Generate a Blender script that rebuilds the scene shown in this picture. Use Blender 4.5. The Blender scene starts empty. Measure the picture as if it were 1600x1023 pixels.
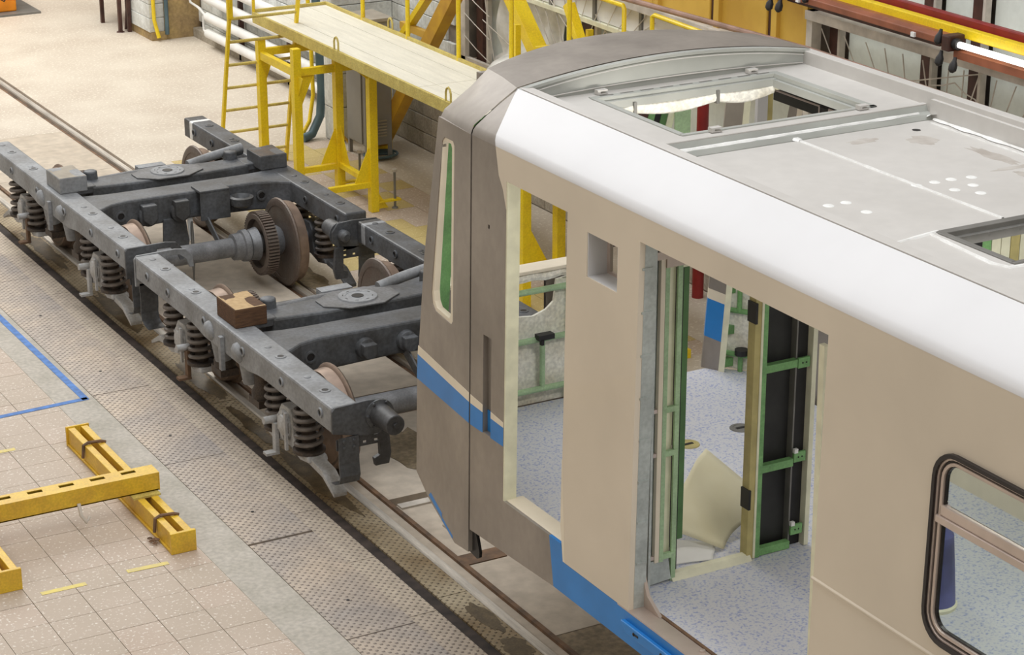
import bpy, bmesh, math, random
from mathutils import Vector, Matrix
from mathutils.geometry import tessellate_polygon
random.seed(4)
S = bpy.context.scene
COL = S.collection
PI = math.pi

# ------------------------------------------------------------------ camera
CAMH = 6.9
FPX = 3500.0
vy = Vector((-2090.0, 1268.5, FPX))              # image direction of the track's vanishing point
pitch = math.atan2(vy[1], FPX)
up = Vector((0, math.cos(pitch), -math.sin(pitch)))
Yc = vy.normalized(); Yc = (Yc - up * Yc.dot(up)).normalized()
flip = lambda v: Vector((v[0], v[1], -v[2]))
Yw = flip(Yc); Zw = flip(up); Xw = Yw.cross(Zw)
Rw = Matrix((Xw, Yw, Zw))                        # camera axes -> world
cam_d = bpy.data.cameras.new('camera'); cam = bpy.data.objects.new('camera', cam_d); COL.objects.link(cam)
cam.matrix_world = Matrix.Translation((0, 0, CAMH)) @ Rw.to_4x4()
cam_d.sensor_fit = 'HORIZONTAL'; cam_d.sensor_width = 36.0; cam_d.lens = FPX * 36.0 / 1600.0
cam_d.clip_end = 300
S.camera = cam

def pix(p):
    v = Rw.transposed() @ (Vector(p) - Vector((0, 0, CAMH)))
    return (800 + FPX * v[0] / -v[2], 511.5 - FPX * v[1] / -v[2])
def inview(p, m=140):
    a, b = pix(p)
    return -m < a < 1600 + m and -m < b < 1023 + m

# ------------------------------------------------------------------ light
W = bpy.data.worlds.new('world'); S.world = W; W.use_nodes = True
W.node_tree.nodes['Background'].inputs[0].default_value = (1.0, 0.87, 0.72, 1)
W.node_tree.nodes['Background'].inputs[1].default_value = 0.25
def area(name, loc, rot, sx, sy, power, col):
    d = bpy.data.lights.new(name, 'AREA'); d.shape = 'RECTANGLE'; d.size = sx; d.size_y = sy
    d.energy = power; d.color = col
    o = bpy.data.objects.new(name, d); COL.objects.link(o); o.location = loc; o.rotation_euler = rot
    return o
area('roof_skylight', (6.0, 16.0, 12.0), (0, 0, 0), 5.0, 36.0, 2050, (0.93, 0.96, 1.0))
area('roof_lamp_far', (8.0, 31.0, 9.0), (math.radians(-12), 0, 0), 9.0, 7.0, 1050, (1.0, 0.96, 0.88))
area('side_glazing', (-6.0, 17.0, 10.5), (0, math.radians(-50), 0), 4.0, 26.0, 620, (1.0, 0.95, 0.88))
area('end_fill_light', (4.0, -7.0, 9.0), (math.radians(62), 0, math.radians(-12)), 9.0, 4.0, 380, (1.0, 0.96, 0.90))  # added fill from the camera end, brightens the car interior
area('cab_fill_light', (7.1, 9.85, 3.45), (math.radians(58), 0, 0), .9, .12, 15, (1.0, 0.96, 0.88))  # added unseen fill, lifts the dark cab front wall
area('saloon_fill_light', (7.4, 7.2, 3.5), (math.radians(8), 0, 0), 1.2, 1.2, 24, (1.0, 0.98, 0.95))  # added unseen fill for the saloon floor behind the window
S.view_settings.view_transform = 'Standard'; S.view_settings.look = 'None'
S.view_settings.gamma = 1.0; S.view_settings.use_curve_mapping = False
S.view_settings.exposure = 0.0
S.cycles.max_bounces = 8

# ------------------------------------------------------------------ materials
def mat(name, col, rough=0.6, metal=0.0, var=0.12, scale=6.0, bump=0.0, bscale=40.0, col2=None, spot=0.0,
        trans=0.0, coat=0.0, detail=6.0, stretch=None, emit=None, mid=0.5, sharp=0.18):
    m = bpy.data.materials.new(name); m.use_nodes = True
    nt = m.node_tree; N = nt.nodes; L = nt.links; b = N['Principled BSDF']
    b.inputs['Roughness'].default_value = rough; b.inputs['Metallic'].default_value = metal
    tc = N.new('ShaderNodeTexCoord'); vec = tc.outputs['Object']
    if stretch:
        mp = N.new('ShaderNodeMapping'); mp.inputs['Scale'].default_value = stretch
        L.new(vec, mp.inputs[0]); vec = mp.outputs[0]
    ns = N.new('ShaderNodeTexNoise'); ns.inputs['Scale'].default_value = scale; ns.inputs['Detail'].default_value = detail
    L.new(vec, ns.inputs['Vector'])
    r = N.new('ShaderNodeValToRGB')
    c = Vector(col); c2 = Vector(col2) if col2 else c * (1 - 2.2 * var)
    r.color_ramp.elements[0].position = mid - sharp; r.color_ramp.elements[1].position = mid + sharp
    r.color_ramp.elements[0].color = (*[max(0, v) for v in c2], 1)
    r.color_ramp.elements[1].color = (*[min(1, v) for v in (c * (1 + var) if not col2 else c)], 1)
    L.new(ns.outputs[0], r.inputs[0]); out = r.outputs[0]
    if spot:
        n2 = N.new('ShaderNodeTexNoise'); n2.inputs['Scale'].default_value = scale * 9; n2.inputs['Detail'].default_value = 3
        L.new(vec, n2.inputs['Vector'])
        r2 = N.new('ShaderNodeValToRGB'); r2.color_ramp.elements[0].position = .35; r2.color_ramp.elements[1].position = .68
        r2.color_ramp.elements[0].color = (1 - spot, 1 - spot, 1 - spot, 1); r2.color_ramp.elements[1].color = (1 + spot * .6,) * 3 + (1,)
        L.new(n2.outputs[0], r2.inputs[0])
        mx = N.new('ShaderNodeMix'); mx.data_type = 'RGBA'; mx.blend_type = 'MULTIPLY'; mx.inputs[0].default_value = 1
        L.new(out, mx.inputs[6]); L.new(r2.outputs[0], mx.inputs[7]); out = mx.outputs[2]
    L.new(out, b.inputs['Base Color'])
    if bump:
        n3 = N.new('ShaderNodeTexNoise'); n3.inputs['Scale'].default_value = bscale; n3.inputs['Detail'].default_value = 4
        L.new(vec, n3.inputs['Vector'])
        bp = N.new('ShaderNodeBump'); bp.inputs['Strength'].default_value = bump; bp.inputs['Distance'].default_value = .01
        L.new(n3.outputs[0], bp.inputs['Height']); L.new(bp.outputs[0], b.inputs['Normal'])
    if trans: b.inputs['Transmission Weight'].default_value = trans
    if coat: b.inputs['Coat Weight'].default_value = coat
    if emit:
        b.inputs['Emission Color'].default_value = (*emit[0], 1); b.inputs['Emission Strength'].default_value = emit[1]
    return m

def terrazzo(name, base, c2, chip, scale, chips=.62):
    """ground stone floor: blotched ground tone, pale chips"""
    m = mat(name, base, rough=.55, var=.1, scale=1.3, col2=c2, bump=.15, bscale=60)
    nt = m.node_tree; N = nt.nodes; L = nt.links; b = N['Principled BSDF']
    src = b.inputs['Base Color'].links[0].from_socket
    tc = N.new('ShaderNodeNewGeometry')
    for n_ in N:
        if n_.type == 'TEX_NOISE': L.new(tc.outputs['Position'], n_.inputs['Vector'])
    v = N.new('ShaderNodeTexNoise'); v.inputs['Scale'].default_value = scale; v.inputs['Detail'].default_value = 4
    L.new(tc.outputs['Position'], v.inputs['Vector'])
    r = N.new('ShaderNodeValToRGB'); r.color_ramp.elements[0].position = chips; r.color_ramp.elements[1].position = chips + .09
    r.color_ramp.elements[0].color = (0, 0, 0, 1)
    L.new(v.outputs[0], r.inputs[0])
    mx = N.new('ShaderNodeMix'); mx.data_type = 'RGBA'
    L.new(r.outputs[0], mx.inputs[0]); L.new(src, mx.inputs[6]); mx.inputs[7].default_value = (*chip, 1)
    L.new(mx.outputs[2], b.inputs['Base Color'])
    return m

def checker(name, base, c2, s=22, strength=1.0):
    """steel tread plate: raised lozenges"""
    m = mat(name, base, rough=.5, metal=.25, var=.1, scale=1.6, col2=c2, spot=.12)
    nt = m.node_tree; N = nt.nodes; L = nt.links; b = N['Principled BSDF']
    tc = N.new('ShaderNodeTexCoord'); mp = N.new('ShaderNodeMapping'); mp.inputs['Rotation'].default_value = (0, 0, PI / 4)
    mp.inputs['Scale'].default_value = (s, s, s)
    L.new(tc.outputs['Object'], mp.inputs[0])
    ck = N.new('ShaderNodeTexVoronoi'); ck.inputs['Randomness'].default_value = 0.0; ck.inputs['Scale'].default_value = 1.6
    ck.distance = 'MINKOWSKI'; ck.inputs['Exponent'].default_value = 1.2
    L.new(mp.outputs[0], ck.inputs['Vector'])
    r = N.new('ShaderNodeValToRGB'); r.color_ramp.elements[0].position = .18; r.color_ramp.elements[1].position = .34
    r.color_ramp.elements[0].color = (1, 1, 1, 1); r.color_ramp.elements[1].color = (0, 0, 0, 1)
    L.new(ck.outputs['Distance'], r.inputs[0])
    bp = N.new('ShaderNodeBump'); bp.inputs['Strength'].default_value = strength; bp.inputs['Distance'].default_value = .006
    L.new(r.outputs[0], bp.inputs['Height']); L.new(bp.outputs[0], b.inputs['Normal'])
    src = b.inputs['Base Color'].links[0].from_socket               # base colour multiplied darker on the lozenges
    mx = N.new('ShaderNodeMix'); mx.data_type = 'RGBA'; mx.blend_type = 'MULTIPLY'; mx.inputs[7].default_value = (.52, .52, .55, 1)
    L.new(r.outputs[0], mx.inputs[0]); L.new(src, mx.inputs[6]); L.new(mx.outputs[2], b.inputs['Base Color'])
    return m

M = {}
M['concrete'] = mat('concrete', (.56, .49, .40), .75, var=.1, scale=.9, col2=(.46, .39, .31), spot=.14, bump=.2, bscale=30)
M['floor'] = terrazzo('floor_terrazzo', (.62, .56, .47), (.52, .45, .37), (.72, .67, .58), 30, .56)
M['tile'] = terrazzo('tile_terrazzo', (.50, .41, .33), (.45, .37, .29), (.74, .69, .62), 42, .59)
M['tile_b'] = terrazzo('tile_terrazzo_pale', (.53, .44, .36), (.47, .37, .29), (.74, .69, .62), 42, .58)
M['tile_y'] = terrazzo('tile_terrazzo_yellow', (.56, .45, .18), (.46, .35, .15), (.72, .62, .36), 45, .60)
M['strip'] = mat('grey_screed', (.52, .48, .42), .7, var=.1, scale=3, col2=(.42, .39, .33), spot=.15)
M['plate'] = checker('tread_plate', (.52, .43, .34), (.36, .32, .29), 14)
M['plate_b'] = checker('tread_plate_pale', (.56, .48, .38), (.46, .39, .32), 14)
M['plate_in'] = checker('tread_plate_oil_shade', (.46, .39, .27), (.20, .135, .06), 14)  # oily blotches, darkened to paint shade beneath the bogies as well
M['joint'] = mat('joint_dirt', (.26, .20, .15), .9, var=.2, scale=9)
M['groove'] = mat('groove_dirt', (.045, .032, .026), .8, var=.3, scale=9)
M['rail'] = mat('rail_steel', (.62, .58, .52), .4, .4, var=.12, scale=4, stretch=(8, .6, 8), spot=.1)
M['rust'] = mat('rusty_steel', (.24, .14, .08), .8, .2, var=.2, scale=8, col2=(.10, .07, .05), bump=.4)
M['bluepaint'] = mat('floor_paint_blue', (.06, .20, .55), .6, var=.15, scale=14)
M['yellowpaint'] = mat('floor_paint_yellow', (.80, .66, .15), .6, var=.12, scale=20, col2=(.62, .52, .25))
M['yellow'] = mat('yellow_enamel', (.86, .635, .015), .4, var=.06, scale=7, col2=(.74, .50, .02), spot=.10, mid=.36)
M['yellow_oc'] = mat('yellow_ochre_enamel', (.80, .53, .04), .42, var=.07, scale=7, col2=(.66, .40, .04), spot=.12)
M['oil_shade'] = mat('oil_and_shade', (.13, .095, .05), .35, var=.2, scale=9, spot=.3)  # oily tone that also paints the shade under the wheels
M['charcoal'] = mat('charcoal_enamel', (.065, .066, .07), .5, var=.15, scale=6, spot=.2)
M['stain'] = mat('roof_stain', (.55, .52, .48), .6, var=.08, scale=9, col2=(.40, .36, .32))
M['prop'] = mat('yellow_enamel_shadow', (.62, .36, .02), .45, var=.1, scale=5, col2=(.46, .24, .02))  # yellow enamel with the shadow on the props put into its colour
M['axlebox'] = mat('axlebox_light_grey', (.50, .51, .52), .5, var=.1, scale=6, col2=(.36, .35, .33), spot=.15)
M['bogie_mid'] = mat('bogie_mid_grey', (.20, .205, .215), .55, var=.12, scale=5, col2=(.13, .13, .13), spot=.2)
M['grime_shade'] = mat('dirt_and_shade', (.30, .235, .15), .7, var=.2, scale=2.5, col2=(.15, .11, .06), spot=.3, bump=.3)  # brown dirt with shade mixed into the colour
M['yellow_pale'] = mat('yellow_enamel_worn', (.66, .55, .16), .5, var=.1, scale=9, col2=(.52, .40, .10), spot=.2)
M['orange'] = mat('orange_enamel', (.90, .30, .01), .45, var=.08)
M['plank'] = mat('white_plywood', (.78, .75, .64), .65, var=.04, scale=3, stretch=(6, .7, 1), spot=.06)
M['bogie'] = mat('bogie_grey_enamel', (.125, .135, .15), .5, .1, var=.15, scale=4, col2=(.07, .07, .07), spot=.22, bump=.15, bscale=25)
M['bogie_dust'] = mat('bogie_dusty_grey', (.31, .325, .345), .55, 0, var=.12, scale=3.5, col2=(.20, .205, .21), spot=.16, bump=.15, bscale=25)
M['bogie_dark'] = mat('bogie_greasy_dark', (.05, .045, .042), .55, .1, var=.3, scale=9, col2=(.10, .07, .05), spot=.3)
M['spring'] = mat('spring_steel', (.17, .15, .135), .45, .2, var=.15, scale=10)
M['wheel'] = mat('wheel_steel', (.17, .145, .125), .5, .4, var=.15, scale=7, col2=(.15, .11, .09), spot=.15)
M['tread'] = mat('wheel_tread_steel', (.30, .22, .17), .5, .45, var=.12, scale=9)
M['axle'] = mat('axle_paint', (.20, .205, .215), .45, .25, var=.15, scale=7, spot=.15)
M['wood'] = mat('old_timber', (.13, .065, .03), .8, var=.2, scale=12, stretch=(1, 6, 6), col2=(.07, .035, .018), bump=.3)
M['woodtop'] = mat('timber_sawn_top', (.55, .39, .21), .8, var=.1, scale=25, col2=(.44, .30, .15), bump=.2)
M['paint'] = mat('body_primer', (.63, .625, .63), .42, var=.02, scale=1.4, coat=.1)
M['primer_side'] = mat('body_primer_warm_light', (.70, .62, .505), .42, var=.03, scale=1.4, coat=.1)  # beige primer, warm light on the side partly put into its colour
M['steel'] = mat('raw_body_steel', (.36, .325, .29), .5, .5, var=.09, scale=2.2, spot=.05, stretch=(1, 1, .7))
M['roof'] = mat('roof_grey_primer', (.60, .58, .55), .5, var=.05, scale=1.3, col2=(.54, .52, .49), spot=.03)
M['roofgreen'] = mat('roof_green_grey', (.40, .41, .38), .5, var=.06, scale=3)
M['caulk'] = mat('white_sealant', (.84, .84, .82), .5, var=.04, scale=30, bump=.4)
M['blue'] = mat('livery_blue', (.02, .22, .62), .35, var=.05, scale=4)
M['cream'] = mat('livery_cream', (.80, .72, .58), .4, var=.03)
M['black'] = mat('black_edge', (.015, .014, .015), .5, var=.2)
M['rubber'] = mat('window_rubber', (.018, .013, .013), .4, var=.2)
M['alu'] = mat('window_alloy', (.62, .52, .46), .35, .5, var=.05)
M['cond'] = mat('grey_frame_steel', (.22, .215, .20), .5, .3, var=.08)
M['vinyl'] = mat('speckled_vinyl', (.64, .65, .69), .45, var=.1, scale=62, col2=(.30, .36, .60), detail=3, mid=.40, sharp=.09)
M['green'] = mat('green_primer', (.20, .42, .16), .5, var=.12, scale=8, spot=.12)
M['green_lt'] = mat('pale_green_primer', (.42, .60, .36), .5, var=.1, scale=8, spot=.1)
M['green_dk'] = mat('dark_green_primer', (.09, .20, .07), .5, var=.12, scale=8)
M['creamwood'] = mat('cream_frame', (.80, .79, .60), .5, var=.06, scale=9)
M['ochre'] = mat('ochre_frame', (.50, .43, .18), .5, var=.1, scale=8)
M['insul'] = mat('insulation_fabric', (.90, .88, .80), .8, var=.06, scale=5, col2=(.66, .60, .46), spot=.18, bump=.4, bscale=14, mid=.38)
M['blackpanel'] = mat('black_cabinet', (.022, .022, .021), .5, var=.25, scale=5)
M['greymetal'] = mat('grey_pocket_metal', (.50, .54, .52), .45, .3, var=.1, scale=5, spot=.1)
M['paper'] = mat('glossy_sheet', (.86, .82, .62), .3, var=.05, scale=2, col2=(.74, .68, .46), bump=.5, bscale=5)
M['white'] = mat('white_enamel', (.80, .80, .78), .45, var=.04, scale=4)
M['block'] = mat('whitewashed_block', (.78, .81, .80), .8, var=.1, scale=3, col2=(.50, .50, .46), spot=.12, bump=.5, bscale=30)
M['block_d'] = mat('shaded_block', (.46, .42, .35), .85, var=.15, scale=4, col2=(.32, .28, .22), spot=.2, bump=.5, bscale=30)  # darker block copy, shade below the platform put into its colour
M['mortar'] = mat('mortar', (.26, .22, .18), .9, var=.15)
M['plaster'] = mat('stained_plaster', (.50, .36, .15), .85, var=.2, scale=2.4, col2=(.26, .18, .10), spot=.2, bump=.6, bscale=12)
M['cabinet'] = mat('grey_cabinet', (.25, .245, .235), .5, var=.06, scale=3)
M['cabtop'] = mat('dusty_cabinet_top', (.36, .32, .26), .7, var=.1, scale=6)
M['brown'] = mat('brown_mullion', (.075, .03, .022), .5, var=.2, scale=9)
M['redbrown'] = mat('red_oxide', (.30, .10, .05), .5, var=.15, scale=5)
M['red'] = mat('dark_red_beam', (.26, .015, .015), .45, var=.12, scale=6)
M['mint'] = mat('pale_panel', (.80, .86, .81), .55, var=.04, scale=2, spot=.04)
M['ochrepanel'] = mat('ochre_panel', (.66, .42, .07), .5, var=.12, scale=2, col2=(.50, .29, .04))
M['railcream'] = mat('dusty_cream_rail', (.60, .55, .48), .7, var=.12, scale=6)
M['hose'] = mat('grey_blue_hose', (.09, .15, .18), .5, var=.1)
M['film'] = mat('crumpled_film', (.84, .84, .80), .35, var=.1, scale=6, bump=.9, bscale=7)
M['lamp'] = mat('lamp_tube', (1, 1, 1), .4, emit=((1, .98, .95), 2.5))
M['navy'] = mat('blue_roll', (.10, .11, .30), .5, var=.25, scale=4)
M['pipebrown'] = mat('brown_pipe', (.33, .20, .15), .55, var=.15, scale=5)
M['debris'] = mat('debris', (.42, .30, .2), .9, var=.4, scale=20)
g = bpy.data.materials.new('window_glass'); g.use_nodes = True
gb = g.node_tree.nodes['Principled BSDF']; gb.inputs['Transmission Weight'].default_value = 1.0
gb.inputs['Roughness'].default_value = .02; gb.inputs['IOR'].default_value = 1.12
gb.inputs['Base Color'].default_value = (.86, .93, .88, 1)
M['glass'] = g

# ------------------------------------------------------------------ mesh helpers
class MB:
    def __init__(self): self.v = []; self.f = []; self.sm = []
    def quadgrid(self, rows, closed=False, smooth=True):
        b = len(self.v); n = len(rows[0])
        for r in rows: self.v += [tuple(p) for p in r]
        for i in range(len(rows) - 1):
            for j in range(n if closed else n - 1):
                k = (j + 1) % n
                self.f.append((b + i * n + j, b + i * n + k, b + (i + 1) * n + k, b + (i + 1) * n + j)); self.sm.append(smooth)
        return b
    def hexa(self, p):                          # p: 8 corners, bottom ring 0-3 then top ring 4-7
        b = len(self.v); self.v += [tuple(q) for q in p]
        for f in ((3, 2, 1, 0), (4, 5, 6, 7), (0, 1, 5, 4), (1, 2, 6, 5), (2, 3, 7, 6), (3, 0, 4, 7)):
            self.f.append(tuple(b + i for i in f)); self.sm.append(False)
        return self
    def box(self, x0, x1, y0, y1, z0, z1):
        return self.hexa([(x0, y0, z0), (x1, y0, z0), (x1, y1, z0), (x0, y1, z0), (x0, y0, z1), (x1, y0, z1), (x1, y1, z1), (x0, y1, z1)])
    def bar(self, a, b_, w, h, upv=(0, 0, 1)):  # rectangular bar from a to b
        a = Vector(a); b_ = Vector(b_); d = (b_ - a).normalized(); u = Vector(upv)
        if abs(d.dot(u)) > .95: u = Vector((0, 1, 0))
        s = d.cross(u).normalized(); u = s.cross(d).normalized()
        P = []
        for e in (a, b_):
            P += [e - s * w / 2 - u * h / 2, e + s * w / 2 - u * h / 2, e + s * w / 2 + u * h / 2, e - s * w / 2 + u * h / 2]
        return self.hexa(P)
    def ring(self, c, d, r, n):
        d = Vector(d).normalized(); u = Vector((0, 0, 1)) if abs(d[2]) < .9 else Vector((1, 0, 0))
        s = d.cross(u).normalized(); t = s.cross(d)
        return [Vector(c) + s * r * math.cos(2 * PI * k / n) + t * r * math.sin(2 * PI * k / n) for k in range(n)]
    def lathe(self, c, d, prof, n=24):          # prof: (distance along d, radius)
        c = Vector(c); d = Vector(d).normalized()
        rows = [self.ring(c + d * a, d, max(r, .0005), n) for a, r in prof]
        b = self.quadgrid(rows, True)
        self.f.append(tuple(b + k for k in range(n))[::-1]); self.sm.append(False)
        e = b + (len(rows) - 1) * n
        self.f.append(tuple(e + k for k in range(n))); self.sm.append(False)
        return self
    def cyl(self, a, b_, r, n=16, r2=None):
        a = Vector(a); b_ = Vector(b_)
        return self.lathe(a, b_ - a, [(0, r), ((b_ - a).length, r if r2 is None else r2)], n)
    def tube(self, pts, r, n=8):
        pts = [Vector(p) for p in pts]; rows = []; s = None
        for i, p in enumerate(pts):
            d = (pts[min(i + 1, len(pts) - 1)] - pts[max(i - 1, 0)]).normalized()
            if s is None:
                u = Vector((0, 0, 1)) if abs(d[2]) < .9 else Vector((1, 0, 0)); s = d.cross(u).normalized()
            s = (s - d * s.dot(d)).normalized(); t = s.cross(d)
            rows.append([p + s * r * math.cos(2 * PI * k / n) + t * r * math.sin(2 * PI * k / n) for k in range(n)])
        b = self.quadgrid(rows, True)
        self.f.append(tuple(b + k for k in range(n))[::-1]); self.sm.append(False)
        e = b + (len(rows) - 1) * n
        self.f.append(tuple(e + k for k in range(n))); self.sm.append(False)
        return self
    def slab(self, outer, holes, fn, d0, d1):   # polygon with holes, fn(u,v,d) -> point; between depths d0 and d1
        loops = [outer] + list(holes)
        tris = tessellate_polygon([[Vector((u, v, 0)) for u, v in lp] for lp in loops])
        flat = [p for lp in loops for p in lp]; n = len(flat); b = len(self.v)
        self.v += [tuple(fn(u, v, d0)) for u, v in flat] + [tuple(fn(u, v, d1)) for u, v in flat]
        for t in tris:
            self.f.append(tuple(b + i for i in t)); self.f.append(tuple(b + n + i for i in reversed(t))); self.sm += [False, False]
        k = 0
        for lp in loops:
            m = len(lp)
            for i in range(m):
                a, c = k + i, k + (i + 1) % m
                self.f.append((b + a, b + c, b + n + c, b + n + a)); self.sm.append(False)
            k += m
        return self
ORG = {}
def obj(name, mb, m, parent=None, bevel=0.0, local=False, kind=None, shade=None, label=None):
    me = bpy.data.meshes.new(name); me.from_pydata([tuple(v) for v in mb.v], [], mb.f); me.validate()
    org = ORG.get(parent, Vector((0, 0, 0))) if parent else Vector((0, 0, 0))
    if parent and not local: me.transform(Matrix.Translation(-org))
    bm = bmesh.new(); bm.from_mesh(me); bmesh.ops.recalc_face_normals(bm, faces=bm.faces); bm.to_mesh(me); bm.free()
    if len(me.polygons) == len(mb.sm):
        me.polygons.foreach_set('use_smooth', mb.sm)
        if any(mb.sm): me.set_sharp_from_angle(angle=.62)
    me.materials.append(M[m] if isinstance(m, str) else m)
    o = bpy.data.objects.new(name, me); COL.objects.link(o)
    if parent: o.parent = parent; ORG[o] = org
    if bevel:
        bv = o.modifiers.new('bevel', 'BEVEL'); bv.width = bevel; bv.segments = 2; bv.limit_method = 'ANGLE'; bv.angle_limit = .6
    if kind: o['kind'] = kind
    if label: o['label'] = label
    return o
def thing(name, label, cat, loc=(0, 0, 0), group=None):
    o = bpy.data.objects.new(name, None); COL.objects.link(o); o.location = loc; o.empty_display_size = .1
    o['label'] = label; o['category'] = cat
    if group: o['group'] = group
    ORG[o] = Vector(loc); return o
def tag(o, label, cat, group=None):
    o['label'] = label; o['category'] = cat
    if group: o['group'] = group
    return o
def box(*a): return MB().box(*a)
def rrect(u0, u1, v0, v1, r, n=6):
    P = []
    for cx, cy, a0 in ((u1 - r, v1 - r, 0), (u0 + r, v1 - r, 90), (u0 + r, v0 + r, 180), (u1 - r, v0 + r, 270)):
        for k in range(n + 1):
            a = math.radians(a0 + 90 * k / n); P.append((cx + r * math.cos(a), cy + r * math.sin(a)))
    return P

# ------------------------------------------------------------------ setting: floor with rails, plates and tiles
floor = obj('floor', box(-16, 11.45, -4, 62, -.40, -.06), 'joint', kind='structure')
floor.name = 'floor'; ORG[floor] = Vector((0, 0, 0))
def fl(name, x0, x1, y0, y1, m, z=0.0, bev=0.0, zb=-.07, label=None):
    return obj(name, box(x0, x1, y0, y1, zb, z), m, floor, bevel=bev, label=label)
fl('terrazzo_field', -16, 3.18, -4, 62, 'floor')
fl('terrazzo_field', 3.18, 5.13, 18.95, 62, 'floor')
fl('terrazzo_field', 3.18, 5.13, -4, 10.82, 'floor')
fl('screed_strip', 5.13, 5.447, -4, 62, 'strip', z=-.001)
for a in range(26): fl('tread_plate', 5.953, 6.157, 7.3 + a * .94 + .003, 7.3 + (a + 1) * .94 - .003, 'plate_b', z=-.001)
fl('screed_strip', 6.468, 6.478, -4, 62, 'rust', z=-.03)
fl('screed_strip', 6.160, 6.248, -4, 62, 'groove', z=-.012)
# tiles left of the track
tile_me = {}
def tiles(x0, nx, y0, ny, s, mats, skip=lambda x, y: False):
    for i in range(nx):
        for j in range(ny):
            x = x0 + i * s; y = y0 + j * s
            if skip(x, y) or not inview((x + s / 2, y + s / 2, 0), 120): continue
            mk = random.choice(mats)
            if mk not in tile_me:
                t = obj('tile', MB().box(.002, s - .002, .002, s - .002, -.06, 0), mk, floor, local=True)
                tile_me[mk] = t.data; o = t
            else:
                o = bpy.data.objects.new('tile', tile_me[mk]); COL.objects.link(o); o.parent = floor
            o.location = (x, y, -.0015 * random.random())
tiles(3.18, 6, 10.82, 25, .325, ['tile', 'tile', 'tile_b'])
# steel tread plates
ys = [8.66, 10.28, 11.91, 13.53, 15.19, 16.85, 18.47, 20.1, 21.7, 23.3, 24.9, 26.5, 28.1, 29.7]
for a, b in zip(ys[:-1], ys[1:]):
    o = fl('tread_plate', 5.45, 5.95, a + (.03 if abs(a - 13.53) < .01 else .004), b - .004, 'plate', z=.004 * random.random())
    obj('lifting_hole', MB().cyl((5.70, (a + b) / 2 - .3, .003), (5.70, (a + b) / 2 - .3, .0056), .012, 10), 'black', o)
ys = [9.2, 11.0, 12.15, 13.30, 14.6, 16.2, 17.8, 19.4, 21.0, 22.6, 24.2, 25.8, 27.4, 29]
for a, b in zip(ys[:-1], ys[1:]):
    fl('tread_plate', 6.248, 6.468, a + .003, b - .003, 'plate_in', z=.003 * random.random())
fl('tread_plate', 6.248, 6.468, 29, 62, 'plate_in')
# rails set flush into the floor
def rail(x0):
    m = MB()
    prof = [(0, -.06), (0, -.008), (.01, .004), (.06, .006), (.07, -.006), (.07, -.06)]
    m.quadgrid([[(x0 + a, y, z) for a, z in prof] for y in (-4, 62)], smooth=False)
    return obj('rail', m, 'rail', floor)
rail(6.478); rail(8.08)
fl('flangeway', 6.552, 6.632, -4, 62, 'concrete', z=-.02)
fl('rail_guard', 6.632, 6.668, -4, 62, 'rust', z=.004)
fl('flangeway', 8.0, 8.075, -4, 62, 'rust', z=-.04)
fl('flangeway', 8.152, 8.19, -4, 62, 'rust', z=-.03)
fl('screed_strip', 8.19, 8.65, -4, 62, 'floor')
# slabs between the rails
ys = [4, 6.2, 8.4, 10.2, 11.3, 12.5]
for a, b in zip(ys[:-1], ys[1:]): fl('cover_slab', 6.67, 7.995, a + .004, b - .004, 'concrete' if a > 11 else 'grime_shade', z=-.004)  # slabs under the car: brown dirt plus painted shade
fl('cover_slab', 6.66, 7.995, 12.504, 13.68, 'concrete', z=-.022)
ys = [13.76, 15.25, 15.75, 16.6, 18.1, 19.9, 21.6, 23.4, 25.2]
for i, (a, b) in enumerate(zip(ys[:-1], ys[1:])):
    fl('cover_slab', 6.66, 7.995, a + .004, b - .004, 'rust' if i == 1 else 'concrete', z=-.018 if i == 1 else 0)
fl('cover_slab', 6.66, 7.995, 25.2, 62, 'floor')
fl('cover_slab', 6.66, 7.995, -4, 4, 'concrete')
for (x0, x1, y0, y1, m) in ((6.64, 6.99, 12.52, 12.68, 'rust'), (6.70, 7.12, 13.60, 13.68, 'railcream'), (6.83, 7.10, 13.12, 13.2, 'strip'), (7.18, 7.24, 12.6, 13.4, 'railcream')):
    fl('steel_shim', x0, x1, y0, y1, m, z=-.008, zb=-.03)
# tiles on the far side of the track
tiles(8.65, 6, 15.2, 25, .325, ['tile_y', 'tile_y', 'tile_b'])
fl('terrazzo_field', 8.65, 10.60, 23.325, 62, 'floor')
fl('terrazzo_field', 8.65, 10.60, -4, 15.2, 'floor')
fl('terrazzo_field', 10.60, 11.45, -4, 62, 'floor')
# oily stains, and dark patches painting the shade under the bogies
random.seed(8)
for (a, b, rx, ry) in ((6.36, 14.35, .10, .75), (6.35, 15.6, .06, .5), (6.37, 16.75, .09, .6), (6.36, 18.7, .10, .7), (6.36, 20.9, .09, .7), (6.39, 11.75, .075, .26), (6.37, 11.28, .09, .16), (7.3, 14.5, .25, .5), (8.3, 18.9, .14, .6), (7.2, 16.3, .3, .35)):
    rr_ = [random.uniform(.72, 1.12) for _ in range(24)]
    obj('oil_and_shade', MB().slab([(a + rx * rr_[k] * math.cos(k * PI / 12), b + ry * rr_[k] * math.sin(k * PI / 12)) for k in range(24)], [], lambda u, v, d: (u, v, .0035 + d), 0, .0006), 'oil_shade' if rx < .12 else 'grime_shade', floor)
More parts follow.
